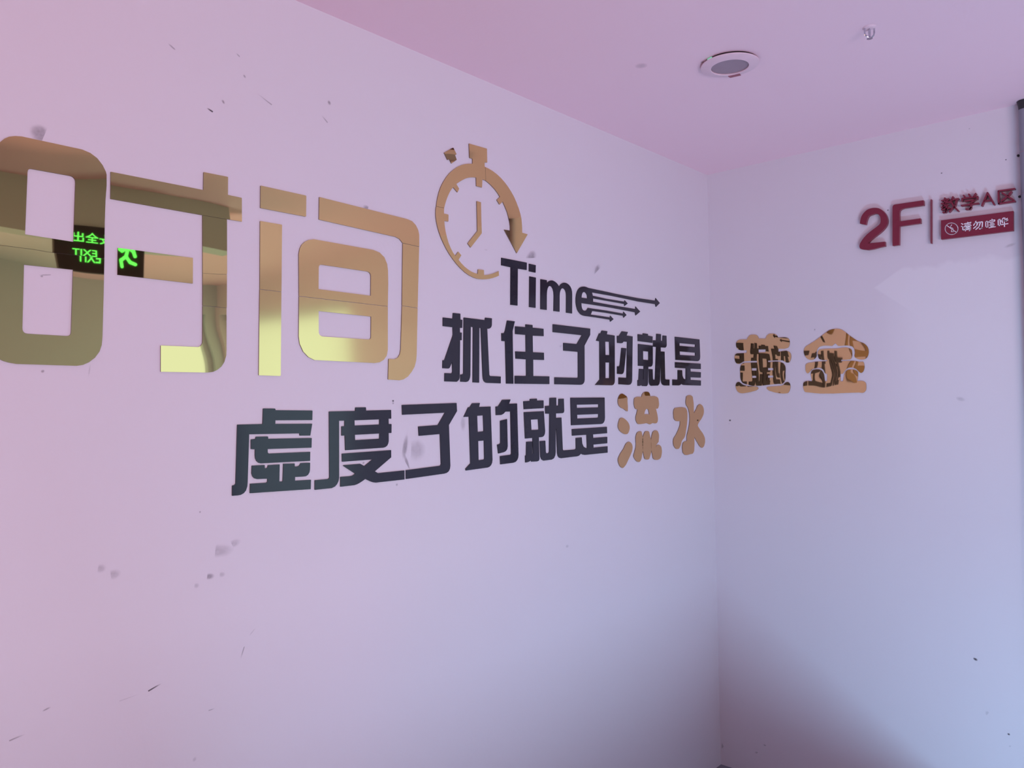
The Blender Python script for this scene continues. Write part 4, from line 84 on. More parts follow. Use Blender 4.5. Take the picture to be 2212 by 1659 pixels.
RAISED = {
    'two': [('digit',[[(-0.6759,2.3588),(-0.6764,2.3618),(-0.6769,2.3649),(-0.6774,2.368),(-0.678,2.3711),(-0.6789,2.3751),(-0.6799,2.379),(-0.6812,2.3829),(-0.6827,2.3865),(-0.6844,2.3895),(-0.6864,2.3924),(-0.6885,2.3952),(-0.6908,2.3978),(-0.6935,2.4007),(-0.6965,2.4035),(-0.6997,2.4061),(-0.703,2.4082),(-0.7066,2.4098),(-0.7105,2.4111),(-0.7145,2.412),(-0.7185,2.4126),(-0.7226,2.4129),(-0.7269,2.4129),(-0.7311,2.4126),(-0.7354,2.4119),(-0.7392,2.4111),(-0.743,2.41),(-0.7468,2.4087),(-0.7504,2.4069),(-0.7539,2.4046),(-0.7572,2.4019),(-0.7604,2.3988),(-0.7634,2.3957),(-0.7666,2.392),(-0.7696,2.388),(-0.7723,2.3838),(-0.7746,2.3795),(-0.7764,2.3755),(-0.7779,2.3713),(-0.7791,2.367),(-0.7799,2.3627),(-0.7804,2.3591),(-0.7807,2.3555),(-0.7807,2.3519),(-0.7804,2.3485),(-0.7796,2.3445),(-0.7784,2.3407),(-0.7768,2.337),(-0.775,2.3335),(-0.7728,2.33),(-0.7703,2.3269),(-0.7675,2.3239),(-0.7647,2.321),(-0.7604,2.3169),(-0.7557,2.3132),(-0.7509,2.3096),(-0.746,2.3062),(-0.7409,2.3029),(-0.7357,2.2998),(-0.7305,2.2966),(-0.7254,2.2933),(-0.7219,2.2909),(-0.7183,2.2884),(-0.7148,2.2858),(-0.7116,2.2829),(-0.7097,2.2808),(-0.708,2.2786),(-0.7063,2.2764),(-0.7046,2.2741),(-0.7684,2.2717),(-0.7687,2.2539),(-0.747,2.2521),(-0.725,2.2489),(-0.703,2.2483),(-0.6818,2.2541),(-0.68,2.2549),(-0.6781,2.2556),(-0.6764,2.2566),(-0.675,2.2578),(-0.6738,2.2594),(-0.6728,2.2614),(-0.6722,2.2634),(-0.6717,2.2654),(-0.6716,2.2681),(-0.6721,2.2708),(-0.6729,2.2734),(-0.6737,2.276),(-0.6754,2.28),(-0.6777,2.2838),(-0.6802,2.2874),(-0.6827,2.2909),(-0.6867,2.296),(-0.6911,2.3009),(-0.6956,2.3054),(-0.7004,2.3098),(-0.7054,2.3137),(-0.7106,2.3174),(-0.7159,2.3209),(-0.7212,2.3244),(-0.7264,2.3276),(-0.7316,2.3306),(-0.7368,2.3337),(-0.7418,2.3371),(-0.7446,2.3392),(-0.7475,2.3412),(-0.75,2.3435),(-0.7521,2.3461),(-0.7534,2.3492),(-0.7542,2.3526),(-0.7547,2.3562),(-0.7549,2.3599),(-0.755,2.363),(-0.7548,2.3662),(-0.7544,2.3694),(-0.7536,2.3725),(-0.7526,2.3752),(-0.7513,2.3778),(-0.7498,2.3802),(-0.748,2.3824),(-0.7458,2.3844),(-0.7434,2.3862),(-0.7407,2.3876),(-0.7381,2.3886),(-0.7348,2.389),(-0.7314,2.3888),(-0.7279,2.3881),(-0.7246,2.3874),(-0.721,2.3868),(-0.7173,2.3862),(-0.7138,2.3852),(-0.7109,2.3835),(-0.7093,2.3818),(-0.7079,2.3798),(-0.7067,2.3776),(-0.7056,2.3754),(-0.7045,2.373),(-0.7035,2.3704),(-0.7027,2.3678),(-0.7019,2.3652),(-0.7008,2.3616),(-0.6999,2.358),(-0.699,2.3543),(-0.6981,2.3506)]])],
    'F': [('letter',[[(-0.7968,2.2511),(-0.7964,2.2513),(-0.7962,2.2518),(-0.8002,2.4015),(-0.8007,2.4053),(-0.802,2.4082),(-0.804,2.4103),(-0.8067,2.4115),(-0.8102,2.4118),(-0.9102,2.4096),(-0.9116,2.4091),(-0.9121,2.4075),(-0.9123,2.3913),(-0.912,2.3903),(-0.9111,2.39),(-0.8418,2.3914),(-0.8321,2.3896),(-0.8263,2.3854),(-0.8245,2.3779),(-0.8236,2.3426),(-0.8983,2.342),(-0.899,2.3417),(-0.8993,2.341),(-0.8995,2.324),(-0.8993,2.3233),(-0.8986,2.323),(-0.8231,2.3238),(-0.8203,2.2511)]])],
    'bar': [('bar',[[(-0.9361,2.4082),(-0.9394,2.4079),(-0.9349,2.2403),(-0.9315,2.2405)]])],
    'panel': [('board',[[(-0.9693,2.3212),(-0.9695,2.322),(-0.9702,2.3222),(-1.2016,2.3169),(-1.2022,2.3167),(-1.2023,2.316),(-1.2007,2.2471),(-1.2005,2.2464),(-1.1999,2.2462),(-0.9685,2.2501),(-0.9678,2.2504),(-0.9676,2.2511)]])],
}
STROKES = {
    'jiao': (0.0061,[[(-0.9738,2.3964),(-0.9931,2.3984)],[(-0.984,2.4041),(-0.9834,2.3834)],[(-0.9725,2.3854),(-0.9992,2.3868)],[(-0.9967,2.3993),(-0.973,2.37)],[(-0.9782,2.3755),(-0.9932,2.3768)],[(-0.9728,2.362),(-0.9993,2.3637)],[(-0.9889,2.3736),(-0.9877,2.3578),(-0.9854,2.351),(-0.9768,2.3509)],[(-1.011,2.4038),(-1.0027,2.3838)],[(-1.0093,2.3937),(-1.029,2.3932)],[(-1.0241,2.3926),(-1.0179,2.3715),(-0.9975,2.3505)],[(-1.0069,2.383),(-1.0149,2.3641),(-1.0271,2.3484)]]),
    'xue': (0.006,[[(-1.0467,2.4025),(-1.0509,2.3951)],[(-1.064,2.4037),(-1.0675,2.3947)],[(-1.0859,2.4017),(-1.0795,2.3924)],[(-1.0413,2.383),(-1.0422,2.3915),(-1.0917,2.3896),(-1.0904,2.3817)],[(-1.0516,2.3808),(-1.0833,2.3799),(-1.0686,2.3701)],[(-1.0387,2.3658),(-1.0937,2.3642)],[(-1.0693,2.3684),(-1.0695,2.3527),(-1.066,2.3483),(-1.0533,2.3498)]]),
    'A': (0.0062,[[(-1.105,2.3541),(-1.1237,2.3975),(-1.1431,2.3518)],[(-1.1135,2.3684),(-1.1342,2.3681)]]),
    'qu': (0.0063,[[(-1.2078,2.3959),(-1.1583,2.3972),(-1.1579,2.3514),(-1.2072,2.3512)],[(-1.1692,2.3884),(-1.2022,2.3577)],[(-1.1978,2.3867),(-1.1871,2.3743),(-1.1671,2.3597)]]),
}
WHITE = {
    'qing': (0.0033,[[(-1.0376,2.2986),(-1.0417,2.2951)],[(-1.0373,2.2881),(-1.0415,2.2882),(-1.0411,2.2717),(-1.046,2.2756)],[(-1.0466,2.296),(-1.0681,2.298)],[(-1.0485,2.2905),(-1.0665,2.292)],[(-1.0463,2.2851),(-1.0684,2.2861)],[(-1.0578,2.2997),(-1.0574,2.2856)],[(-1.0493,2.2696),(-1.0504,2.2817),(-1.0663,2.2826),(-1.0659,2.2693),(-1.0624,2.2683)],[(-1.0509,2.2772),(-1.0654,2.278)],[(-1.0508,2.2733),(-1.0653,2.2738)]]),
    'wu': (0.0036,[[(-1.0845,2.2991),(-1.0766,2.2856)],[(-1.0816,2.2938),(-1.1054,2.2941),(-1.1038,2.2733),(-1.1007,2.2695),(-1.0953,2.2693)],[(-1.0905,2.2927),(-1.0854,2.281),(-1.0763,2.2747)],[(-1.0986,2.2929),(-1.0941,2.278),(-1.0837,2.2696)]]),
    'xuan': (0.0029,[[(-1.1155,2.2931),(-1.1156,2.2722),(-1.1223,2.2719),(-1.1218,2.2936),(-1.1155,2.2931)],[(-1.1357,2.2983),(-1.136,2.2943)],[(-1.1261,2.289),(-1.1262,2.2937),(-1.1445,2.2944),(-1.1437,2.2896)],[(-1.1283,2.2879),(-1.1421,2.2887)],[(-1.1286,2.2832),(-1.129,2.2731),(-1.1417,2.2733),(-1.1413,2.2834),(-1.1286,2.2832)],[(-1.1291,2.2782),(-1.1411,2.2781)],[(-1.1255,2.2687),(-1.1455,2.2693)]]),
    'hua': (0.0034,[[(-1.1548,2.2935),(-1.1548,2.2716),(-1.1614,2.2721),(-1.161,2.294),(-1.1548,2.2935)],[(-1.1713,2.2968),(-1.1638,2.2858)],[(-1.1678,2.2905),(-1.1676,2.2798)],[(-1.183,2.2933),(-1.1745,2.2855)],[(-1.1755,2.2961),(-1.1766,2.2841),(-1.1818,2.284),(-1.1844,2.2877)],[(-1.1648,2.2738),(-1.1844,2.274)],[(-1.1737,2.2811),(-1.1737,2.2655)]]),
    'circle': (0.0024,[[(-1.0253,2.2814),(-1.025,2.2857),(-1.0239,2.2899),(-1.022,2.294),(-1.0195,2.2978),(-1.0163,2.301),(-1.0127,2.3036),(-1.0087,2.3056),(-1.0046,2.3067),(-1.0004,2.3069),(-0.9963,2.3064),(-0.9926,2.305),(-0.9892,2.3028),(-0.9864,2.2999),(-0.9843,2.2964),(-0.983,2.2925),(-0.9825,2.2883),(-0.9828,2.2839),(-0.9839,2.2796),(-0.9858,2.2755),(-0.9884,2.2717),(-0.9916,2.2685),(-0.9952,2.2659),(-0.9992,2.264),(-1.0034,2.2629),(-1.0076,2.2627),(-1.0116,2.2633),(-1.0153,2.2648),(-1.0186,2.267),(-1.0214,2.2698),(-1.0234,2.2733),(-1.0248,2.2772),(-1.0253,2.2814)]]),
    'slash': (0.0024,[[(-0.9893,2.2988),(-1.018,2.2706)]]),
    'face': (0.0021,[[(-1.0047,2.2998),(-1.001,2.294),(-0.9999,2.2902),(-1.0044,2.2887),(-1.0099,2.2838),(-1.0039,2.2804),(-1.0026,2.2739),(-1.0107,2.2726),(-1.0132,2.2754)]]),
}
MARKS = [
    ('L', -2.7669, 2.2121, 0.0171, -0.0028, -0.0045, -0.015, 0.5),
    ('L', -1.2715, 2.156, 0.0118, -0.0123, -0.0233, -0.0116, 0.6),
    ('L', -0.8872, 2.1538, 0.0181, -0.007, -0.0176, -0.014, 0.5),
    ('L', -1.8404, 1.5432, 0.0084, -0.0016, -0.0071, -0.028, 0.5),
    ('L', -1.8344, 1.4968, 0.0047, 0.0013, 0.0113, -0.0199, 0.5),
    ('L', -1.7972, 1.5315, 0.0284, -0.0016, -0.0005, -0.0266, 0.25),
    ('L', -1.6085, 1.6015, 0.01, -0.0003, -0.0004, -0.0198, 0.35),
    ('L', -2.5018, 2.4738, 0.0083, -0.0038, -0.001, -0.0017, 0.6),
    ('L', -2.4104, 2.3537, 0.0103, -0.0019, -0.0008, -0.0018, 0.8),
    ('L', -2.256, 2.4123, 0.0342, -0.0071, -0.0007, -0.0014, 0.5),
    ('L', -2.0837, 2.4633, 0.0041, 0.0024, 0.0024, -0.0051, 0.6),
    ('L', -2.0932, 2.4116, 0.0142, -0.0085, -0.0012, -0.0014, 0.45),
    ('L', -2.3815, 2.3834, 0.0022, 0.0018, 0.0029, -0.004, 0.6),
    ('L', -2.3415, 2.5064, 0.0056, -0.0023, -0.001, -0.0015, 0.5),
    ('L', -2.3263, 2.4606, 0.0021, 0.0018, 0.0024, -0.0032, 0.6),
    ('L', -2.6343, 1.3206, 0.0128, 0.0001, 0.0014, -0.0087, 0.35),
    ('L', -2.6597, 1.3373, 0.009, -0.0015, -0.0, -0.0076, 0.25),
    ('L', -2.3651, 1.3456, 0.0143, 0.0027, 0.0027, -0.0075, 0.35),
    ('L', -2.4258, 1.2799, 0.01, -0.0018, -0.0001, -0.0063, 0.4),
    ('L', -2.3956, 1.2788, 0.0068, -0.0012, -0.0001, -0.0053, 0.3),
    ('L', -2.4564, 1.2646, 0.0054, -0.001, -0.0, -0.0052, 0.3),
    ('L', -2.4052, 1.3345, 0.0318, -0.0049, -0.0001, -0.0127, 0.18),
    ('L', -2.5598, 1.0614, 0.0193, 0.0048, 0.0006, -0.0014, 0.75),
    ('L', -2.62, 1.0565, 0.0308, 0.0001, 0.0002, -0.0009, 0.35),
    ('L', -2.761, 1.0807, 0.0067, 0.0014, 0.0005, -0.0015, 0.6),
    ('L', -2.3431, 1.0951, 0.0057, 0.0175, 0.0012, -0.0006, 0.5),
    ('L', -2.3201, 1.1299, 0.0078, 0.0066, 0.0009, -0.0009, 0.35),
    ('L', -2.8204, 1.0412, 0.0189, 0.0016, 0.0004, -0.0014, 0.5),
    ('L', -2.4274, 0.9781, 0.0096, -0.0005, 0.0003, -0.0013, 0.5),
    ('L', -2.4464, 1.4285, 0.0022, -0.0003, -0.0, -0.0021, 0.6),
    ('L', -1.8819, 1.674, 0.0033, -0.0, -0.0, -0.0026, 0.9),
    ('L', -1.882, 1.6675, 0.0033, -0.0, -0.0, -0.0026, 0.4),
    ('L', -1.9635, 2.2039, 0.0138, -0.0006, -0.0022, -0.0065, 0.55),
    ('L', -2.6791, 1.7453, 0.0013, -0.0002, -0.0015, -0.0113, 0.3),
    ('L', -2.7652, 1.7418, 0.0028, 0.0019, 0.0012, -0.0024, 0.4),
    ('L', -2.758, 1.9331, 0.0116, 0.0022, 0.0001, -0.0011, 0.4),
    ('L', -2.7662, 1.9294, 0.0025, 0.0003, -0.0, -0.0018, 0.4),
    ('L', -0.6036, 1.8806, 0.004, -0.0002, -0.0033, -0.0093, 0.5),
    ('L', -1.1209, 1.8576, 0.0082, 0.0046, 0.0033, -0.0024, 0.3),
    ('L', -2.464, 0.8806, 0.0028, -0.0025, -0.0027, -0.0035, 0.3),
    ('L', -1.9875, 1.5075, 0.0028, 0.002, 0.0022, -0.0019, 0.45),
    ('L', -1.8728, 1.4384, 0.0033, -0.0003, -0.0001, -0.0032, 0.4),
    ('L', -1.4925, 2.1519, 0.0086, 0.0011, -0.0, -0.0015, 0.3),
    ('L', -1.1029, 1.1519, 0.008, -0.0012, -0.0002, -0.0049, 0.2),
    ('R', -0.9722, 2.5049, -0.0028, -0.0006, 0.0001, -0.0025, 0.9),
    ('R', -1.1819, 2.5098, -0.0026, -0.0006, 0.0001, -0.0023, 0.9),
    ('R', -1.035, 0.6865, -0.0064, -0.0029, 0.0019, -0.0039, 0.8),
    ('R', -1.1335, 0.4389, -0.0038, -0.0011, 0.0013, -0.0033, 1.0),
    ('R', -1.1366, 0.3969, -0.0036, 0.001, 0.0001, -0.0033, 0.35),
    ('R', -1.0684, 0.4969, -0.0059, 0.0015, 0.0002, -0.0084, 0.25),
    ('R', -0.0848, 1.5648, -0.0045, 0.0, 0.0001, -0.0042, 0.8),
    ('R', -1.0127, 1.6467, -0.0132, -0.0042, 0.0018, -0.0067, 0.2),
    ('R', -0.7779, 2.398, -0.0026, -0.0005, 0.0001, -0.0026, 0.8),
    ('R', -0.1742, 0.1015, -0.0074, 0.0009, 0.0009, -0.0046, 0.6),
    ('R', -0.2115, 0.1441, -0.0054, -0.0015, 0.0022, -0.0041, 0.4),
    ('R', -0.0799, 1.5501, -0.0023, 0.0, 0.0001, -0.0021, 0.3),
    ('R', -1.1862, 2.198, -0.0162, 0.0045, -0.0013, -0.0049, 0.3),
    ('R', -0.0103, 0.0801, -0.0046, 0.0009, 0.002, -0.0172, 0.5),
    ('R', -1.0691, 2.6509, -0.0024, -0.0006, 0.0001, -0.0021, 0.4),
    ('R', -0.4772, 1.9468, -0.0029, -0.0002, 0.0001, -0.0039, 0.4),
    ('C', -2.0546, 0.0094, 0.0017, -0.0018, 0.003, 0.0042, 0.9),
    ('C', -1.2278, -0.4247, 0.0059, -0.016, 0.0151, 0.0082, 0.25),
    ('C', -1.1186, -0.575, 0.004, -0.0041, 0.006, 0.0032, 0.5),
]

# ------------------------------------------------------------------ materials
def new_mat(name):
    m = bpy.data.materials.new(name)
    m.use_nodes = True
    nt = m.node_tree
    return m, nt, nt.nodes['Principled BSDF'], nt.nodes['Material Output']

def N(nt, kind, **kw):
    n = nt.nodes.new(kind)
    for k, v in kw.items():
        setattr(n, k, v)
    return n

def math_node(nt, op, a, b=None, c=None, clamp=False):
    n = nt.nodes.new('ShaderNodeMath')
    n.operation = op
    n.use_clamp = clamp
    for i, v in enumerate((a, b, c)):
        if v is None:
            continue
        if isinstance(v, (int, float)):
            n.inputs[i].default_value = v
        else:
            nt.links.new(v, n.inputs[i])
    return n.outputs[0]

def paint(name, c1, c2, rough=0.55, bump=0.06, patch=False):
    m, nt, b, out = new_mat(name)
    tc = N(nt, 'ShaderNodeTexCoord')
    n1 = N(nt, 'ShaderNodeTexNoise')
    n1.inputs['Scale'].default_value = 1.3
    n1.inputs['Detail'].default_value = 1
    nt.links.new(tc.outputs['Object'], n1.inputs['Vector'])
    mix = N(nt, 'ShaderNodeMix', data_type='RGBA')
    mix.inputs['A'].default_value = (*c1, 1)
    mix.inputs['B'].default_value = (*c2, 1)
    nt.links.new(n1.outputs['Fac'], mix.inputs['Factor'])
    color = mix.outputs['Result']
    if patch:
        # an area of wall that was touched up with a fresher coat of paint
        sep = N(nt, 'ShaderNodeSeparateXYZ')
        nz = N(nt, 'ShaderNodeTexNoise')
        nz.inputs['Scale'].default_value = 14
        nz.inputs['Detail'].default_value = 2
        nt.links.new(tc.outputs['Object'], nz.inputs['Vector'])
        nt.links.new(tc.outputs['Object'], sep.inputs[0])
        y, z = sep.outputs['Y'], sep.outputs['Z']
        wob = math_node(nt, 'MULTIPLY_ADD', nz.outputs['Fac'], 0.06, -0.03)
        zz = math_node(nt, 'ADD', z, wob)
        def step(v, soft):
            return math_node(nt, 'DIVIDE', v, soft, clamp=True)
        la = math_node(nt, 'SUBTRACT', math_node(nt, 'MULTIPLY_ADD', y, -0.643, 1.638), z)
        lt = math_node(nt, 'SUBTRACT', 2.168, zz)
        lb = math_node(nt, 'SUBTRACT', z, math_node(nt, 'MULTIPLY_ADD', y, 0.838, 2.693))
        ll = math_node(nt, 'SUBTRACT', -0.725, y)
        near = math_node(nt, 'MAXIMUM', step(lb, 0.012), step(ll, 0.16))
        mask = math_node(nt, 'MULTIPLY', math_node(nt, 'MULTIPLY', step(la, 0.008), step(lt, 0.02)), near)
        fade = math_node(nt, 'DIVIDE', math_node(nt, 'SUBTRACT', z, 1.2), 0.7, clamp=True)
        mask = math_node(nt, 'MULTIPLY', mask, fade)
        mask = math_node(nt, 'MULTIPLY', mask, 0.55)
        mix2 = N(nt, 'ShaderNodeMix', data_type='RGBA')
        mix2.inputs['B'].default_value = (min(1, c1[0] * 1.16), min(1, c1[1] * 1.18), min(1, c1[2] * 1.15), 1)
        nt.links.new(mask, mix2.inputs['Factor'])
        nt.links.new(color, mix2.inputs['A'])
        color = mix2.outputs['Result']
    nt.links.new(color, b.inputs['Base Color'])
    b.inputs['Roughness'].default_value = rough
    b.inputs['Specular IOR Level'].default_value = 0.3
    n2 = N(nt, 'ShaderNodeTexNoise')
    n2.inputs['Scale'].default_value = 90
    n2.inputs['Detail'].default_value = 1
    nt.links.new(tc.outputs['Object'], n2.inputs['Vector'])
    n3 = N(nt, 'ShaderNodeTexNoise')
    n3.inputs['Scale'].default_value = 5
    n3.inputs['Detail'].default_value = 0
    nt.links.new(tc.outputs['Object'], n3.inputs['Vector'])
    h = math_node(nt, 'MULTIPLY_ADD', n3.outputs['Fac'], 6.0, n2.outputs['Fac'])
    bp = N(nt, 'ShaderNodeBump')
    bp.inputs['Strength'].default_value = bump
    bp.inputs['Distance'].default_value = 0.004
    nt.links.new(h, bp.inputs['Height'])
    nt.links.new(bp.outputs['Normal'], b.inputs['Normal'])
    return m

def plain(name, color, rough=0.5, metallic=0.0, spec=0.5, var=0.06, scale=40.0, emit=None, estr=0.0):
    m, nt, b, out = new_mat(name)
    tc = N(nt, 'ShaderNodeTexCoord')
    n = N(nt, 'ShaderNodeTexNoise')
    n.inputs['Scale'].default_value = scale
    n.inputs['Detail'].default_value = 3
    nt.links.new(tc.outputs['Object'], n.inputs['Vector'])
    mix = N(nt, 'ShaderNodeMix', data_type='RGBA')
    mix.inputs['A'].default_value = (*[c * (1 - var) for c in color], 1)
    mix.inputs['B'].default_value = (*[min(1, c * (1 + var)) for c in color], 1)
    nt.links.new(n.outputs['Fac'], mix.inputs['Factor'])
    nt.links.new(mix.outputs['Result'], b.inputs['Base Color'])
    b.inputs['Roughness'].default_value = rough
    b.inputs['Metallic'].default_value = metallic
    b.inputs['Specular IOR Level'].default_value = spec
    if emit:
        b.inputs['Emission Color'].default_value = (*emit, 1)
        b.inputs['Emission Strength'].default_value = estr
    return m

def mirror_gold(name, wave, dist, rough, scale=3.2, tint=(0.83, 0.60, 0.26)):
    # gold mirror acrylic: every sheet warps a little differently
    m, nt, b, out = new_mat(name)
    b.inputs['Base Color'].default_value = (*tint, 1)
    b.inputs['Metallic'].default_value = 1.0
    b.inputs['Roughness'].default_value = rough
    tc = N(nt, 'ShaderNodeTexCoord')
    info = N(nt, 'ShaderNodeObjectInfo')
    add = N(nt, 'ShaderNodeVectorMath', operation='MULTIPLY_ADD')
    comb = N(nt, 'ShaderNodeCombineXYZ')
    for i in range(3):
        nt.links.new(info.outputs['Random'], comb.inputs[i])
    nt.links.new(comb.outputs[0], add.inputs[0])
    add.inputs[1].default_value = (31.0, 17.0, 53.0)
    nt.links.new(tc.outputs['Object'], add.inputs[2])
    n = N(nt, 'ShaderNodeTexNoise')
    n.inputs['Scale'].default_value = scale
    n.inputs['Detail'].default_value = 1.0
    n.inputs['Roughness'].default_value = 0.4
    nt.links.new(add.outputs[0], n.inputs['Vector'])
    bp = N(nt, 'ShaderNodeBump')
    bp.inputs['Strength'].default_value = wave
    bp.inputs['Distance'].default_value = dist
    nt.links.new(n.outputs['Fac'], bp.inputs['Height'])
    nt.links.new(bp.outputs['Normal'], b.inputs['Normal'])
    return m

def scuff_mat(name, color, strength):
    m, nt, b, out = new_mat(name)
    b.inputs['Base Color'].default_value = (*color, 1)
    b.inputs['Roughness'].default_value = 0.7
    tc = N(nt, 'ShaderNodeTexCoord')
    ln = N(nt, 'ShaderNodeVectorMath', operation='LENGTH')
    nt.links.new(tc.outputs['Object'], ln.inputs[0])
    n = N(nt, 'ShaderNodeTexNoise')
    n.inputs['Scale'].default_value = 3.0
    n.inputs['Detail'].default_value = 4
    info = N(nt, 'ShaderNodeObjectInfo')
    add = N(nt, 'ShaderNodeVectorMath', operation='ADD')
    nt.links.new(tc.outputs['Object'], add.inputs[0])
    nt.links.new(info.outputs['Location'], add.inputs[1])
    nt.links.new(add.outputs[0], n.inputs['Vector'])
    fall = math_node(nt, 'SUBTRACT', 1.0, ln.outputs['Value'], clamp=True)
    fall = math_node(nt, 'SMOOTH_MIN', math_node(nt, 'MULTIPLY', fall, 1.7), 1.0, 0.5)
    k = math_node(nt, 'MULTIPLY_ADD', n.outputs['Fac'], 1.1, 0.2, clamp=True)
    a = math_node(nt, 'MULTIPLY', math_node(nt, 'MULTIPLY', fall, k), strength)
    nt.links.new(a, b.inputs['Alpha'])
    return m

WALL = (0.655, 0.555, 0.66)
M = {
    'wall': paint('lavender_wall_paint', (0.695, 0.635, 0.675), (0.735, 0.63, 0.685)),
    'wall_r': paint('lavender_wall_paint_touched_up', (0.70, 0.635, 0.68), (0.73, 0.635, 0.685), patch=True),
    'wall_grey': paint('grey_green_paint', (0.58, 0.63, 0.65), (0.61, 0.65, 0.67)),
    'wall_pale': paint('pale_grey_paint', (0.50, 0.64, 0.60), (0.52, 0.65, 0.61)),
    'ceiling': paint('pink_ceiling_paint', (0.94, 0.645, 0.72), (0.95, 0.655, 0.73)),
    'floor': plain('dark_floor_tile', (0.175, 0.165, 0.21), rough=0.35, var=0.2, scale=6),
    'gold': mirror_gold('gold_mirror_acrylic', 0.7, 0.004, 0.02),
    'gold_flat': mirror_gold('gold_mirror_acrylic_flat', 0.2, 0.003, 0.03),
    'gold_soft': mirror_gold('gold_mirror_acrylic_hazy', 0.5, 0.004, 0.10),
    'gold_small': mirror_gold('gold_mirror_acrylic_wavy', 0.5, 0.003, 0.02, scale=7.0, tint=(0.73, 0.47, 0.23)),
    'gold_edge': plain('sawn_acrylic_edge', (0.16, 0.09, 0.07), rough=0.4),
    'black': plain('glossy_black_acrylic', (0.017, 0.016, 0.026), rough=0.12, spec=0.5, var=0.1),
    'black_edge': plain('black_acrylic_edge', (0.012, 0.01, 0.014), rough=0.3),
    'red': plain('crimson_acrylic', (0.20, 0.013, 0.036), rough=0.28, var=0.08, scale=60),
    'red_edge': plain('crimson_letter_side', (0.26, 0.035, 0.06), rough=0.4),
    'white': plain('white_print', (0.86, 0.80, 0.86), rough=0.5),
    'white_plastic': plain('white_plastic', (0.82, 0.57, 0.64), rough=0.35),
    'lens': plain('grey_diffuser', (0.33, 0.235, 0.285), rough=0.4),
    'dark': plain('dark_rubber', (0.02, 0.018, 0.022), rough=0.5),
    'grey': plain('grey_conduit_paint', (0.24, 0.23, 0.28), rough=0.38),
    'sticker': plain('faded_red_sticker', (0.36, 0.10, 0.13), rough=0.5, var=0.5, scale=120),
    'chrome': plain('dull_chrome', (0.55, 0.55, 0.62), rough=0.15, metallic=1.0),
    'green': plain('green_lit_lettering', (0.05, 0.5, 0.12), emit=(0.10, 1.0, 0.20), estr=2.2),
    'green_dim': plain('green_rim_glow', (0.2, 0.5, 0.4), emit=(0.25, 0.9, 0.55), estr=0.5),
    'sky_glass': plain('window_frame_white', (0.6, 0.6, 0.62), rough=0.4),
    'scuff_faint': scuff_mat('scuff_faint', (0.20, 0.15, 0.19), 0.22),
    'scuff_mid': scuff_mat('scuff_mid', (0.15, 0.11, 0.14), 0.42),
    'scuff_dark': scuff_mat('scuff_dark', (0.05, 0.035, 0.05), 0.95),
}

# ------------------------------------------------------------------ helpers
def obj(name, mesh, mat=None, parent=None):
    o = bpy.data.objects.new(name, mesh)
    col.objects.link(o)
    if mat is not None and not mesh.materials:
        mesh.materials.append(M[mat])
    if parent is not None:
        o.parent = parent
    return o

def tag(o, label, cat, group=None):
    o['label'] = label
    o['category'] = cat
    if group:
        o['group'] = group
    return o

def structure(o):
    o['kind'] = 'structure'
    return o

def bm_mesh(bm, name):
    me = bpy.data.meshes.new(name)
    bmesh.ops.recalc_face_normals(bm, faces=bm.faces)
    bm.to_mesh(me)
    bm.free()
    return me

def add_box(bm, x0, x1, y0, y1, z0, z1):
    v = [bm.verts.new((x, y, z)) for x in (x0, x1) for y in (y0, y1) for z in (z0, z1)]
    for f in ((0, 1, 3, 2), (4, 6, 7, 5), (0, 4, 5, 1), (2, 3, 7, 6), (0, 2, 6, 4), (1, 5, 7, 3)):
        bm.faces.new([v[i] for i in f])

def boxes(name, mat, bl, parent=None):
    bm = bmesh.new()
    for b in bl:
        add_box(bm, *b)
    return obj(name, bm_mesh(bm, name), mat, parent)

def lathe(profile, n=48):
    bm = bmesh.new()
    rings = []
    for r, h in profile:
        ring = []
        for i in range(n):
            a = 2 * math.pi * i / n
            ring.append(bm.verts.new((r * math.cos(a), r * math.sin(a), h)))
        rings.append(ring)
    for a, b in zip(rings, rings[1:]):
        for i in range(n):
            bm.faces.new((a[i], a[(i + 1) % n], b[(i + 1) % n], b[i]))
    bmesh.ops.remove_doubles(bm, verts=bm.verts, dist=1e-6)
    return bm

def smooth(me, angle=0.6):
    for p in me.polygons:
        p.use_smooth = True
    if hasattr(me, 'set_sharp_from_angle'):
        me.set_sharp_from_angle(angle=angle)

def tube(bm, pts, r, n=8):
    pts = [Vector(p) for p in pts]
    rings = []
    for i, p in enumerate(pts):
        d = (pts[min(i + 1, len(pts) - 1)] - pts[max(i - 1, 0)]).normalized()
        a = d.orthogonal().normalized() if i == 0 else (ref - d * ref.dot(d)).normalized()
        ref = a
        b = d.cross(a)
        rings.append([bm.verts.new(p + (a * math.cos(2 * math.pi * k / n) + b * math.sin(2 * math.pi * k / n)) * r) for k in range(n)])
    for A, B in zip(rings, rings[1:]):
        for k in range(n):
            bm.faces.new((A[k], A[(k + 1) % n], B[(k + 1) % n], B[k]))
    bm.faces.new(rings[0][::-1])
    bm.faces.new(rings[-1])

# wall frames: local x runs along the wall, local y up, local z out into the room
FRAME_L = Matrix(((1, 0, 0, 0), (0, 0, -1, 0), (0, 1, 0, 0), (0, 0, 0, 1)))
FRAME_R = Matrix(((0, 0, -1, 0), (-1, 0, 0, 0), (0, 1, 0, 0), (0, 0, 0, 1)))

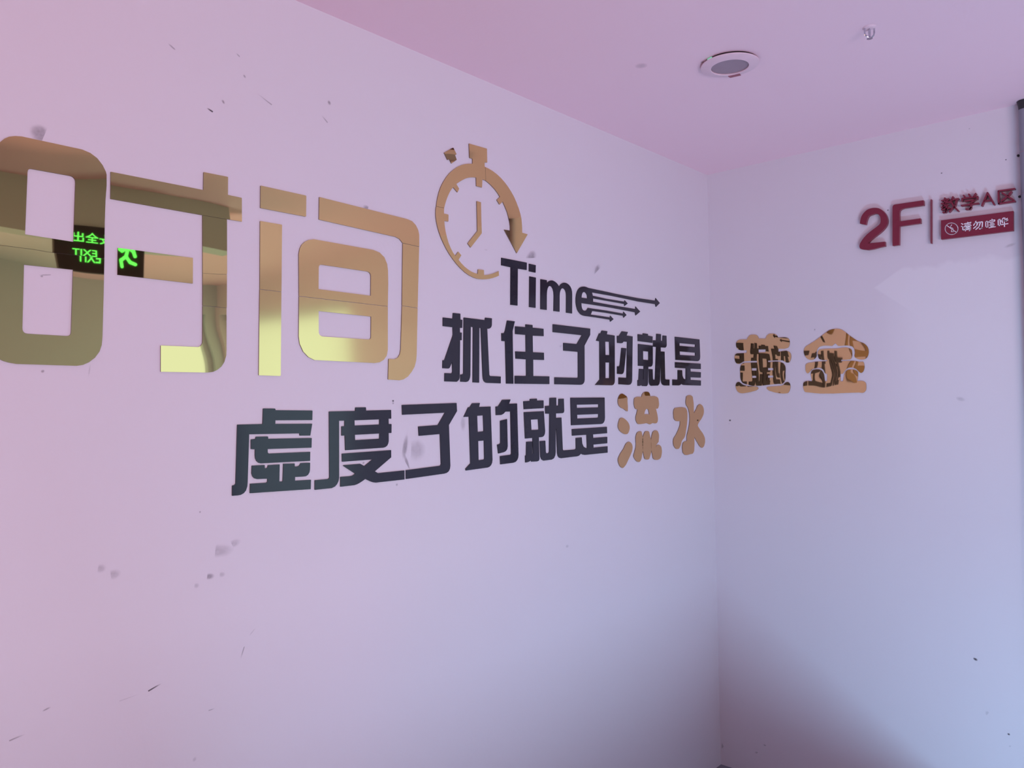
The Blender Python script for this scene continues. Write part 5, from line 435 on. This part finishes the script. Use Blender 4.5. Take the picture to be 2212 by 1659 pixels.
def cut_sheet(loops, ox, oy, thick, name, mat, edge):
    """A sheet cut along closed outlines (first one outer, the rest openings); back at z=0, front at z=thick."""
    cu = bpy.data.curves.new(name, 'CURVE')
    cu.dimensions = '2D'
    cu.fill_mode = 'BOTH'
    cu.extrude = thick / 2
    for lp in loops:
        sp = cu.splines.new('POLY')
        sp.points.add(len(lp) - 1)
        for p, (a, b) in zip(sp.points, lp):
            p.co = (a - ox, b - oy, 0, 1)
        sp.use_cyclic_u = True
    tmp = bpy.data.objects.new(name, cu)
    col.objects.link(tmp)
    dg = bpy.context.evaluated_depsgraph_get()
    me = bpy.data.meshes.new_from_object(tmp.evaluated_get(dg))
    bpy.data.objects.remove(tmp)
    bpy.data.curves.remove(cu)
    me.name = name
    me.materials.clear()
    me.materials.append(M[mat])
    me.materials.append(M[edge])
    for v in me.vertices:
        v.co.z += thick / 2
    for p in me.polygons:
        p.use_smooth = False
        p.material_index = 0 if abs(p.normal.z) > 0.7 else 1
    return me

def flip(loops, wall):
    return loops if wall == 'L' else [[(-a, b) for a, b in lp] for lp in loops]

def mounted(name, pieces, wall, thick, mat, edge, label, cat, group=None, lift=0.0002):
    """A character fixed to a wall: an Empty at its foot with one part per cut piece, or one mesh."""
    pieces = [(pn, flip(lp, wall)) for pn, lp in pieces]
    xs = [p[0] for _, lp in pieces for l in lp for p in l]
    ys = [p[1] for _, lp in pieces for l in lp for p in l]
    ox, oy = (min(xs) + max(xs)) / 2, min(ys)
    fr = FRAME_L if wall == 'L' else FRAME_R
    if len(pieces) == 1:
        o = obj(name, cut_sheet(pieces[0][1], ox, oy, thick, name, mat, edge))
    else:
        o = bpy.data.objects.new(name, None)
        o.empty_display_size = 0.05
        col.objects.link(o)
        for pn, lp in pieces:
            obj(pn, cut_sheet(lp, ox, oy, thick, pn, mat, edge), None, o)
    o.matrix_world = fr @ Matrix.Translation((ox, oy, lift))
    return tag(o, label, cat, group)

def stroke_mesh(name, width, lines, ox, oy, z0, z1, n=10):
    """Lettering drawn with a round-ended stroke of constant width, as a solid."""
    bm = bmesh.new()
    r = width / 2
    def prism(poly):
        a = [bm.verts.new((x - ox, y - oy, z0)) for x, y in poly]
        b = [bm.verts.new((x - ox, y - oy, z1)) for x, y in poly]
        k = len(poly)
        bm.faces.new(a[::-1])
        bm.faces.new(b)
        for i in range(k):
            bm.faces.new((a[i], a[(i + 1) % k], b[(i + 1) % k], b[i]))
    for ln in lines:
        for (x0, y0), (x1, y1) in zip(ln, ln[1:]):
            d = math.atan2(y1 - y0, x1 - x0)
            poly = [(x1 + r * math.cos(d - math.pi / 2 + math.pi * i / n), y1 + r * math.sin(d - math.pi / 2 + math.pi * i / n)) for i in range(n + 1)]
            poly += [(x0 + r * math.cos(d + math.pi / 2 + math.pi * i / n), y0 + r * math.sin(d + math.pi / 2 + math.pi * i / n)) for i in range(n + 1)]
            prism(poly)
    return bm_mesh(bm, name)

# ------------------------------------------------------------------ the room
H = 2.7
XW = -7.0      # far end of the corridor, behind the camera on the left
YB = -4.6      # far wall, behind the camera on the right
YS, XS, ZP = -1.28, -2.3, -2.2   # edge of the stairwell that goes down to the right of the camera
wall_left = structure(boxes('wall_left', 'wall', [(XW, 0.15, 0.0, 0.15, 0.0, H)]))
RY0, RY1, RZ0, RZ1 = -4.55, -2.75, 0.75, 2.4   # window in the right wall, over the stairs
wall_right = structure(boxes('wall_right', 'wall_r', [(0.0, 0.15, RY1, 0.0, ZP, H), (0.0, 0.15, YB, RY0, ZP, H), (0.0, 0.15, RY0, RY1, ZP, RZ0), (0.0, 0.15, RY0, RY1, RZ1, H)]))
structure(boxes('window_2', 'sky_glass', [(0.06, 0.1, RY0, RY0 + 0.05, RZ0, RZ1), (0.06, 0.1, RY1 - 0.05, RY1, RZ0, RZ1), (0.06, 0.1, RY0, RY1, RZ0, RZ0 + 0.05), (0.06, 0.1, RY0, RY1, RZ1 - 0.05, RZ1)]))
ceiling = structure(boxes('ceiling', 'ceiling', [(XW, 0.15, -2.1, 0.15, H, H + 0.12), (-1.25, 0.15, YB - 0.15, -2.1, H, H + 0.12)]))
structure(boxes('ceiling_back', 'wall_grey', [(XW, -1.25, YB - 0.15, -2.1, H, H + 0.12)]))
structure(boxes('floor', 'floor', [(XW, XS, YB - 0.15, 0.15, -0.2, 0.0), (XS, 0.0, YS, 0.15, -0.2, 0.0)]))
structure(boxes('wall_stairwell', 'wall', [(XS - 0.15, XS, YB, -2.6, ZP, -0.2), (XS - 0.15, XS, -2.6, YS, ZP, -1.1), (XS - 0.15, XS, -1.4, YS, -1.1, -0.2), (XS, 0.0, YS, YS + 0.15, ZP, -0.2)]))  # gap in the side wall made to hold the added blue fill
stairs = structure(boxes('floor_stairwell', 'floor', [(XS, 0.0, YB, YS, ZP - 0.1, ZP)]))
for i in range(12):
    boxes('step', 'floor', [(XS, 0.0, YS - 0.25 * (i + 1), YS - 0.25 * i, ZP, -0.17 * (i + 1))], stairs)
# far wall with a wide window
VX0, VX1, VZ0, VZ1 = -5.4, -2.75, 0.15, 1.75
structure(boxes('wall_back', 'wall_grey', [(XW, VX0, YB - 0.15, YB, ZP, H), (VX1, -0.55, YB - 0.15, YB, ZP, H), (-0.08, 0.15, YB - 0.15, YB, ZP, H), (-0.55, -0.08, YB - 0.15, YB, ZP, 0.75), (-0.55, -0.08, YB - 0.15, YB, 2.4, H),
                                      (VX0, VX1, YB - 0.15, YB, ZP, VZ0), (VX0, VX1, YB - 0.15, YB, VZ1, H)]))
for name, (x0, x1, z0, z1) in (('window_1', (VX0, VX1, VZ0, VZ1)),):
    xm = (x0 + x1) / 2
    structure(boxes(name, 'sky_glass', [(x0, x0 + 0.05, YB - 0.1, YB - 0.06, z0, z1), (x1 - 0.05, x1, YB - 0.1, YB - 0.06, z0, z1),
                                        (x0, x1, YB - 0.1, YB - 0.06, z0, z0 + 0.05), (x0, x1, YB - 0.1, YB - 0.06, z1 - 0.05, z1),
                                        (xm - 0.025, xm + 0.025, YB - 0.1, YB - 0.06, z0, z1)]))
structure(boxes('window_3', 'sky_glass', [(-0.55, -0.51, YB - 0.1, YB - 0.06, 0.75, 2.4), (-0.12, -0.08, YB - 0.1, YB - 0.06, 0.75, 2.4), (-0.51, -0.12, YB - 0.1, YB - 0.06, 0.75, 0.79), (-0.51, -0.12, YB - 0.1, YB - 0.06, 2.36, 2.4)]))
# lintel over the wide opening right behind the camera
structure(boxes('wall_lintel', 'wall_pale', [(XW, -1.25, -2.2, -2.05, 2.45, H)]))
# unseen half-height walls added to keep window light off the lower corner
structure(boxes('wall_light_block', 'wall_grey', [(XW, XS, -2.2, -2.05, 0.0, 0.72), (XS - 0.1, XS, YB, -2.2, 0.0, 0.95)]))
# end of the corridor
structure(boxes('wall_end', 'wall_grey', [(XW - 0.15, XW, YB, 0.0, 0, H)]))

# ------------------------------------------------------------------ gold and black lettering on the left wall
GOLD = dict(wall='L', thick=0.003, mat='gold', edge='gold_edge')
BLACK = dict(wall='L', thick=0.003, mat='black', edge='black_edge')
mounted('gold_character', LEFT['shi_gold'], label='huge mirror-gold Chinese character 时 at the left edge, reflecting a green lit sign', cat='character', group='big gold characters', **GOLD)
mounted('gold_character', LEFT['jian_gold'], wall='L', thick=0.003, mat='gold_soft', edge='gold_edge', label='huge mirror-gold Chinese character 间 beside the gold stopwatch', cat='character', group='big gold characters')
mounted('stopwatch_emblem', LEFT['clock'], label='gold stopwatch outline whose ring ends in an arrowhead, above the word Time', cat='emblem', wall='L', thick=0.003, mat='gold_flat', edge='gold_edge')
G = 'black letters of the word Time'
mounted('black_letter', LEFT['T'], label='glossy black capital letter T starting the word Time', cat='letter', group=G, **BLACK)
mounted('black_letter', LEFT['i'], label='glossy black letter i with square dot in the word Time', cat='letter', group=G, **BLACK)
mounted('black_letter', LEFT['m'], label='glossy black letter m in the word Time', cat='letter', group=G, **BLACK)
mounted('black_letter', LEFT['e'], label='glossy black letter e drawn out into five arrows pointing right', cat='letter', group=G, **BLACK)
G = 'black characters of the upper row'
for key, ch, extra in (('zhua', '抓', 'first of the upper row, below the letter T'), ('zhu', '住', 'second of the upper row'),
                       ('le1', '了', 'in the upper row, right below the letter e'), ('de1', '的', 'in the upper row, below the arrowheads'),
                       ('jiu1', '就', 'in the upper row'), ('shi1', '是', 'ending the upper row, next to the wall corner')):
    mounted('black_character', LEFT[key], label='glossy black Chinese character %s %s' % (ch, extra), cat='character', group=G, **BLACK)
G = 'black characters of the lower row'
for key, ch, extra in (('xu', '虚', 'with blue-grey sheen, first of the lower row'), ('du', '度', 'second of the lower row'),
                       ('le2', '了', 'in the lower row, right after 度'), ('de2', '的', 'in the lower row'),
                       ('jiu2', '就', 'in the lower row, joined to 是'), ('shi2', '是', 'in the lower row, left of gold 流')):
    mounted('black_character', LEFT[key], label='glossy black Chinese character %s %s' % (ch, extra), cat='character', group=G, **BLACK)
SMALL = dict(thick=0.003, mat='gold_small', edge='gold_edge')
mounted('gold_character', LEFT['liu'], wall='L', label='small rounded gold Chinese character 流 ending the lower row', cat='character', group='small gold characters', **SMALL)
mounted('gold_character', LEFT['shui'], wall='L', label='small pale gold Chinese character 水 beside the wall corner', cat='character', group='small gold characters', **SMALL)
mounted('gold_character', RIGHT['huang'], wall='R', label='small mirror-gold Chinese character 黄 on the right wall by the corner', cat='character', group='small gold characters', **SMALL)
mounted('gold_character', RIGHT['jin'], wall='R', label='small mirror-gold Chinese character 金 with roof-shaped top on the right wall', cat='character', group='small gold characters', **SMALL)

# ------------------------------------------------------------------ raised red sign on the right wall
RED = dict(wall='R', thick=0.0178, mat='red', edge='red_edge')
mounted('red_digit', RAISED['two'], label='thick crimson digit 2 of the floor number 2F', cat='digit', **RED)
mounted('red_letter', RAISED['F'], label='thick crimson letter F of the floor number 2F', cat='letter', **RED)
mounted('divider_bar', RAISED['bar'], label='thin upright crimson bar right of the letter F', cat='bar', **RED)
for key, nm, lab, cat in (('jiao', 'red_character', 'raised crimson Chinese character 教 above the notice plate', 'character'),
                          ('xue', 'red_character', 'raised crimson Chinese character 学 left of the small letter A', 'character'),
                          ('A', 'red_letter', 'small raised crimson letter A between 学 and 区', 'letter'),
                          ('qu', 'red_character', 'raised crimson Chinese character 区 nearest the grey pipe', 'character')):
    w, lines = STROKES[key]
    lines = [[(-a, b) for a, b in l] for l in lines]
    ox = sum(p[0] for l in lines for p in l) / sum(len(l) for l in lines)
    oy = min(p[1] for l in lines for p in l)
    me = stroke_mesh(nm, w * 0.86, lines, ox, oy, 0.0, 0.0178)
    me.materials.append(M['red'])
    me.materials.append(M['red_edge'])
    for p in me.polygons:
        p.material_index = 0 if abs(p.normal.z) > 0.7 else 1
    o = obj(nm, me)
    o.matrix_world = FRAME_R @ Matrix.Translation((ox, oy, 0.0002))
    tag(o, lab, cat, 'raised characters above the notice plate')

plate = bpy.data.objects.new('notice_plate', None)
col.objects.link(plate)
bl = flip(RAISED['panel'][0][1], 'R')
pox, poy = sum(p[0] for p in bl[0]) / len(bl[0]), min(p[1] for p in bl[0])
obj('board', cut_sheet(bl, pox, poy, 0.0178, 'board', 'red', 'red_edge'), None, plate)
for key, nm, lab in (('circle', 'symbol_ring', None), ('slash', 'symbol_slash', None), ('face', 'symbol_face', None),
                     ('qing', 'lettering', 'white character 请'), ('wu', 'lettering', 'white character 勿'),
                     ('xuan', 'lettering', 'white character 喧'), ('hua', 'lettering', 'white character 哗')):
    w, lines = WHITE[key]
    lines = [[(-a, b) for a, b in l] for l in lines]
    o = obj(nm, stroke_mesh(nm, w, lines, pox, poy, 0.0175, 0.0182), 'white', plate)
    if lab:
        o['label'] = lab
plate.matrix_world = FRAME_R @ Matrix.Translation((pox, poy, 0.0002))
tag(plate, 'crimson notice plate with crossed-out symbol and white writing 请勿喧哗', 'sign')

# ------------------------------------------------------------------ ceiling: round downlight and small fitting
lamp = bpy.data.objects.new('downlight', None)
col.objects.link(lamp)
lamp.location = (-1.0555, -0.6345, H)
bm = lathe([(0.056, -0.0115), (0.0575, -0.013), (0.062, -0.0125), (0.072, -0.010), (0.080, -0.009), (0.0868, -0.0065), (0.0872, -0.0045), (0.085, -0.0035), (0.058, -0.0035), (0.056, -0.0115)], 72)
me = bm_mesh(bm, 'flange'); smooth(me); obj('flange', me, 'white_plastic', lamp).location.z = -0.003
me = bm_mesh(lathe([(0.0, -0.0085), (0.0562, -0.0085), (0.0562, -0.0045), (0.0, -0.0045)], 64), 'diffuser'); obj('diffuser', me, 'lens', lamp).location.z = -0.003
me = bm_mesh(lathe([(0.0, -0.0075), (0.080, -0.0075), (0.080, -0.0001), (0.0, -0.0001)], 48), 'housing'); obj('housing', me, 'dark', lamp)
bm = bmesh.new()
lb = [(-0.9980, -0.6000), (-0.9925, -0.6360), (-0.9700, -0.6300), (-0.9765, -0.5965)]
va = [bm.verts.new((x + 1.0555, y + 0.6345, -0.0131 + (0.0028 if i > 1 else 0))) for i, (x, y) in enumerate(lb)]
vb = [bm.verts.new((x + 1.0555, y + 0.6345, -0.0116 + (0.0028 if i > 1 else 0))) for i, (x, y) in enumerate(lb)]
bm.faces.new(va); bm.faces.new(vb[::-1])
for i in range(4):
    bm.faces.new((va[i], va[(i + 1) % 4], vb[(i + 1) % 4], vb[i]))
obj('sticker', bm_mesh(bm, 'sticker'), 'sticker', lamp).location.z = -0.003
bm = bmesh.new()
add_box(bm, 0.0795, 0.0825, -0.009, 0.009, -0.0065, -0.0015)
bmesh.ops.rotate(bm, verts=bm.verts, cent=(0, 0, 0), matrix=Matrix.Rotation(math.radians(160), 3, 'Z'))
obj('rim_glow', bm_mesh(bm, 'rim_glow'), 'green_dim', lamp)  # glowing strip added to give the green tint in the rim gap
tag(lamp, 'round white recessed ceiling downlight, switched off, with a red sticker', 'light')

fit = bpy.data.objects.new('sprinkler_head', None)
col.objects.link(fit)
fit.location = (-0.994, -1.026, H)
me = bm_mesh(lathe([(0.0, -0.004), (0.011, -0.004), (0.017, -0.0015), (0.018, -0.0001), (0.0, -0.0001)], 32), 'flange'); smooth(me); obj('flange', me, 'white_plastic', fit)
bm = bmesh.new()
rx, ry = 0.667, -0.745
arc = [(0.0135, -0.002), (0.0135, -0.016), (0.0115, -0.023), (0.006, -0.028), (0, -0.0295), (-0.006, -0.028), (-0.0115, -0.023), (-0.0135, -0.016), (-0.0135, -0.002)]
tube(bm, [(rx * a, ry * a, z) for a, z in arc], 0.0022)
me = bm_mesh(bm, 'frame'); smooth(me); obj('frame', me, 'chrome', fit)
me = bm_mesh(lathe([(0.0, -0.027), (0.0028, -0.026), (0.0033, -0.016), (0.0028, -0.006), (0.0, -0.003)], 16), 'bulb'); smooth(me); obj('bulb', me, 'chrome', fit)
me = bm_mesh(lathe([(0.0, -0.0325), (0.008, -0.0325), (0.008, -0.0312), (0.0, -0.0312)], 20), 'deflector'); obj('deflector', me, 'chrome', fit)
tag(fit, 'small shiny U-shaped sprinkler head under the ceiling', 'sprinkler')

# ------------------------------------------------------------------ grey pipe at the right edge
PX, PY, PR = -0.026, -1.2495, 0.0215
pipe = bpy.data.objects.new('conduit_pipe', None)
col.objects.link(pipe)
pipe.location = (PX, PY, 0.0)
me = bm_mesh(lathe([(0.0, 0.0005), (PR, 0.0005), (PR, 2.668), (0.0, 2.668)], 40), 'tube'); smooth(me); obj('tube', me, 'grey', pipe)
me = bm_mesh(lathe([(0.0, 2.664), (PR - 0.001, 2.664), (PR + 0.0005, 2.685), (PR + 0.004, 2.697), (PR + 0.004, 2.6995), (0.0, 2.6995)], 40), 'collar'); smooth(me); obj('collar', me, 'dark', pipe)
for z in (2.5165, 2.3685):
    me = bm_mesh(lathe([(PR + 0.0012, z - 0.0012), (PR + 0.0018, z), (PR + 0.0012, z + 0.0012), (PR - 0.001, z + 0.0012), (PR - 0.001, z - 0.0012), (PR + 0.0012, z - 0.0012)], 40), 'tie')
    tie = obj('tie', me, 'lens', pipe)
    bm = lathe([(0.0, 0.0), (0.0042, 0.0), (0.0045, 0.004), (0.003, 0.0065), (0.0, 0.007)], 16)
    bmesh.ops.rotate(bm, verts=bm.verts, cent=(0, 0, 0), matrix=Matrix.Rotation(-math.pi / 2, 3, 'Y'))
    bmesh.ops.translate(bm, verts=bm.verts, vec=(-PX - 0.0005, PR + 0.0075, z - 0.001))
    me = bm_mesh(bm, 'plug'); smooth(me); obj('plug', me, 'dark', tie)
tag(pipe, 'upright grey pipe with black collar at the right edge, tied to the wall', 'pipe')

# ------------------------------------------------------------------ green lit exit sign on the lintel behind the camera (seen in the gold)
ex = bpy.data.objects.new('exit_sign', None)
col.objects.link(ex)
ex.location = (-1.88, -2.0498, 2.30)
EXW, EXH = 0.40, 0.21
boxes('case', 'dark', [(-EXW / 2, EXW / 2, 0.0, 0.025, 0.0, EXH)], ex)
TXT = Matrix(((-1, 0, 0, 0), (0, 0, 1, 0.0255), (0, 1, 0, 0), (0, 0, 0, 1)))   # faces +y
def glyphs(name, body, size, x, z):
    c = bpy.data.curves.new(name, 'FONT')
    c.body = body
    c.size = size
    c.align_x = 'CENTER'
    c.offset = size * 0.012
    t = bpy.data.objects.new(name, c)
    col.objects.link(t)
    me = bpy.data.meshes.new_from_object(t.evaluated_get(bpy.context.evaluated_depsgraph_get()))
    bpy.data.objects.remove(t)
    me.materials.clear()
    o = obj(name, me, 'green', ex)
    o.matrix_local = TXT @ Matrix.Translation((x, z, 0))
glyphs('lettering', '安全出口', 0.060, 0.065, 0.125)
glyphs('lettering', 'EXIT', 0.052, 0.065, 0.045)
man = [[(-0.125, 0.135), (-0.115, 0.095)], [(-0.115, 0.095), (-0.09, 0.075), (-0.095, 0.045)], [(-0.115, 0.095), (-0.135, 0.07), (-0.16, 0.062)],
       [(-0.125, 0.135), (-0.095, 0.118), (-0.08, 0.125)], [(-0.125, 0.135), (-0.15, 0.12), (-0.158, 0.10)]]
o = obj('running_figure', stroke_mesh('running_figure', 0.016, man, 0, 0, 0, 0.001), 'green', ex); o.matrix_local = TXT
o = obj('running_figure_head', stroke_mesh('running_figure_head', 0.024, [[(-0.115, 0.165), (-0.114, 0.1651)]], 0, 0, 0, 0.001), 'green', ex); o.matrix_local = TXT
tag(ex, 'green lit exit sign on black, seen mirrored in the gold character 时', 'sign')

# ------------------------------------------------------------------ scuffs and specks on the paint
bm = bmesh.new()
bm.faces.new([bm.verts.new((math.cos(2 * math.pi * i / 20), math.sin(2 * math.pi * i / 20), 0)) for i in range(20)])
disc = {}
for k in ('scuff_faint', 'scuff_mid', 'scuff_dark'):
    me = bpy.data.meshes.new('scuff_mark')
    bm.to_mesh(me)
    me.materials.append(M[k])
    disc[k] = me
bm.free()
HOST = {'L': wall_left, 'R': wall_right, 'C': ceiling}
for w, a, b, axx, axy, ayx, ayy, s in MARKS:
    me = disc['scuff_faint' if s < 0.4 else 'scuff_mid' if s < 0.7 else 'scuff_dark']
    o = bpy.data.objects.new('scuff_mark', me)
    col.objects.link(o)
    o.parent = HOST[w]
    k = 1.25
    if w == 'L':
        p, ex_, ey_, nz = (a, -0.0004, b), (axx, 0, axy), (ayx, 0, ayy), (0, -1, 0)
    elif w == 'R':
        p, ex_, ey_, nz = (-0.0004, a, b), (0, axx, axy), (0, ayx, ayy), (-1, 0, 0)
    else:
        p, ex_, ey_, nz = (a, b, H - 0.0004), (axx, axy, 0), (ayx, ayy, 0), (0, 0, -1)
    o.matrix_world = Matrix(((ex_[0] * k, ey_[0] * k, nz[0] * 0.01, p[0]), (ex_[1] * k, ey_[1] * k, nz[1] * 0.01, p[1]), (ex_[2] * k, ey_[2] * k, nz[2] * 0.01, p[2]), (0, 0, 0, 1)))
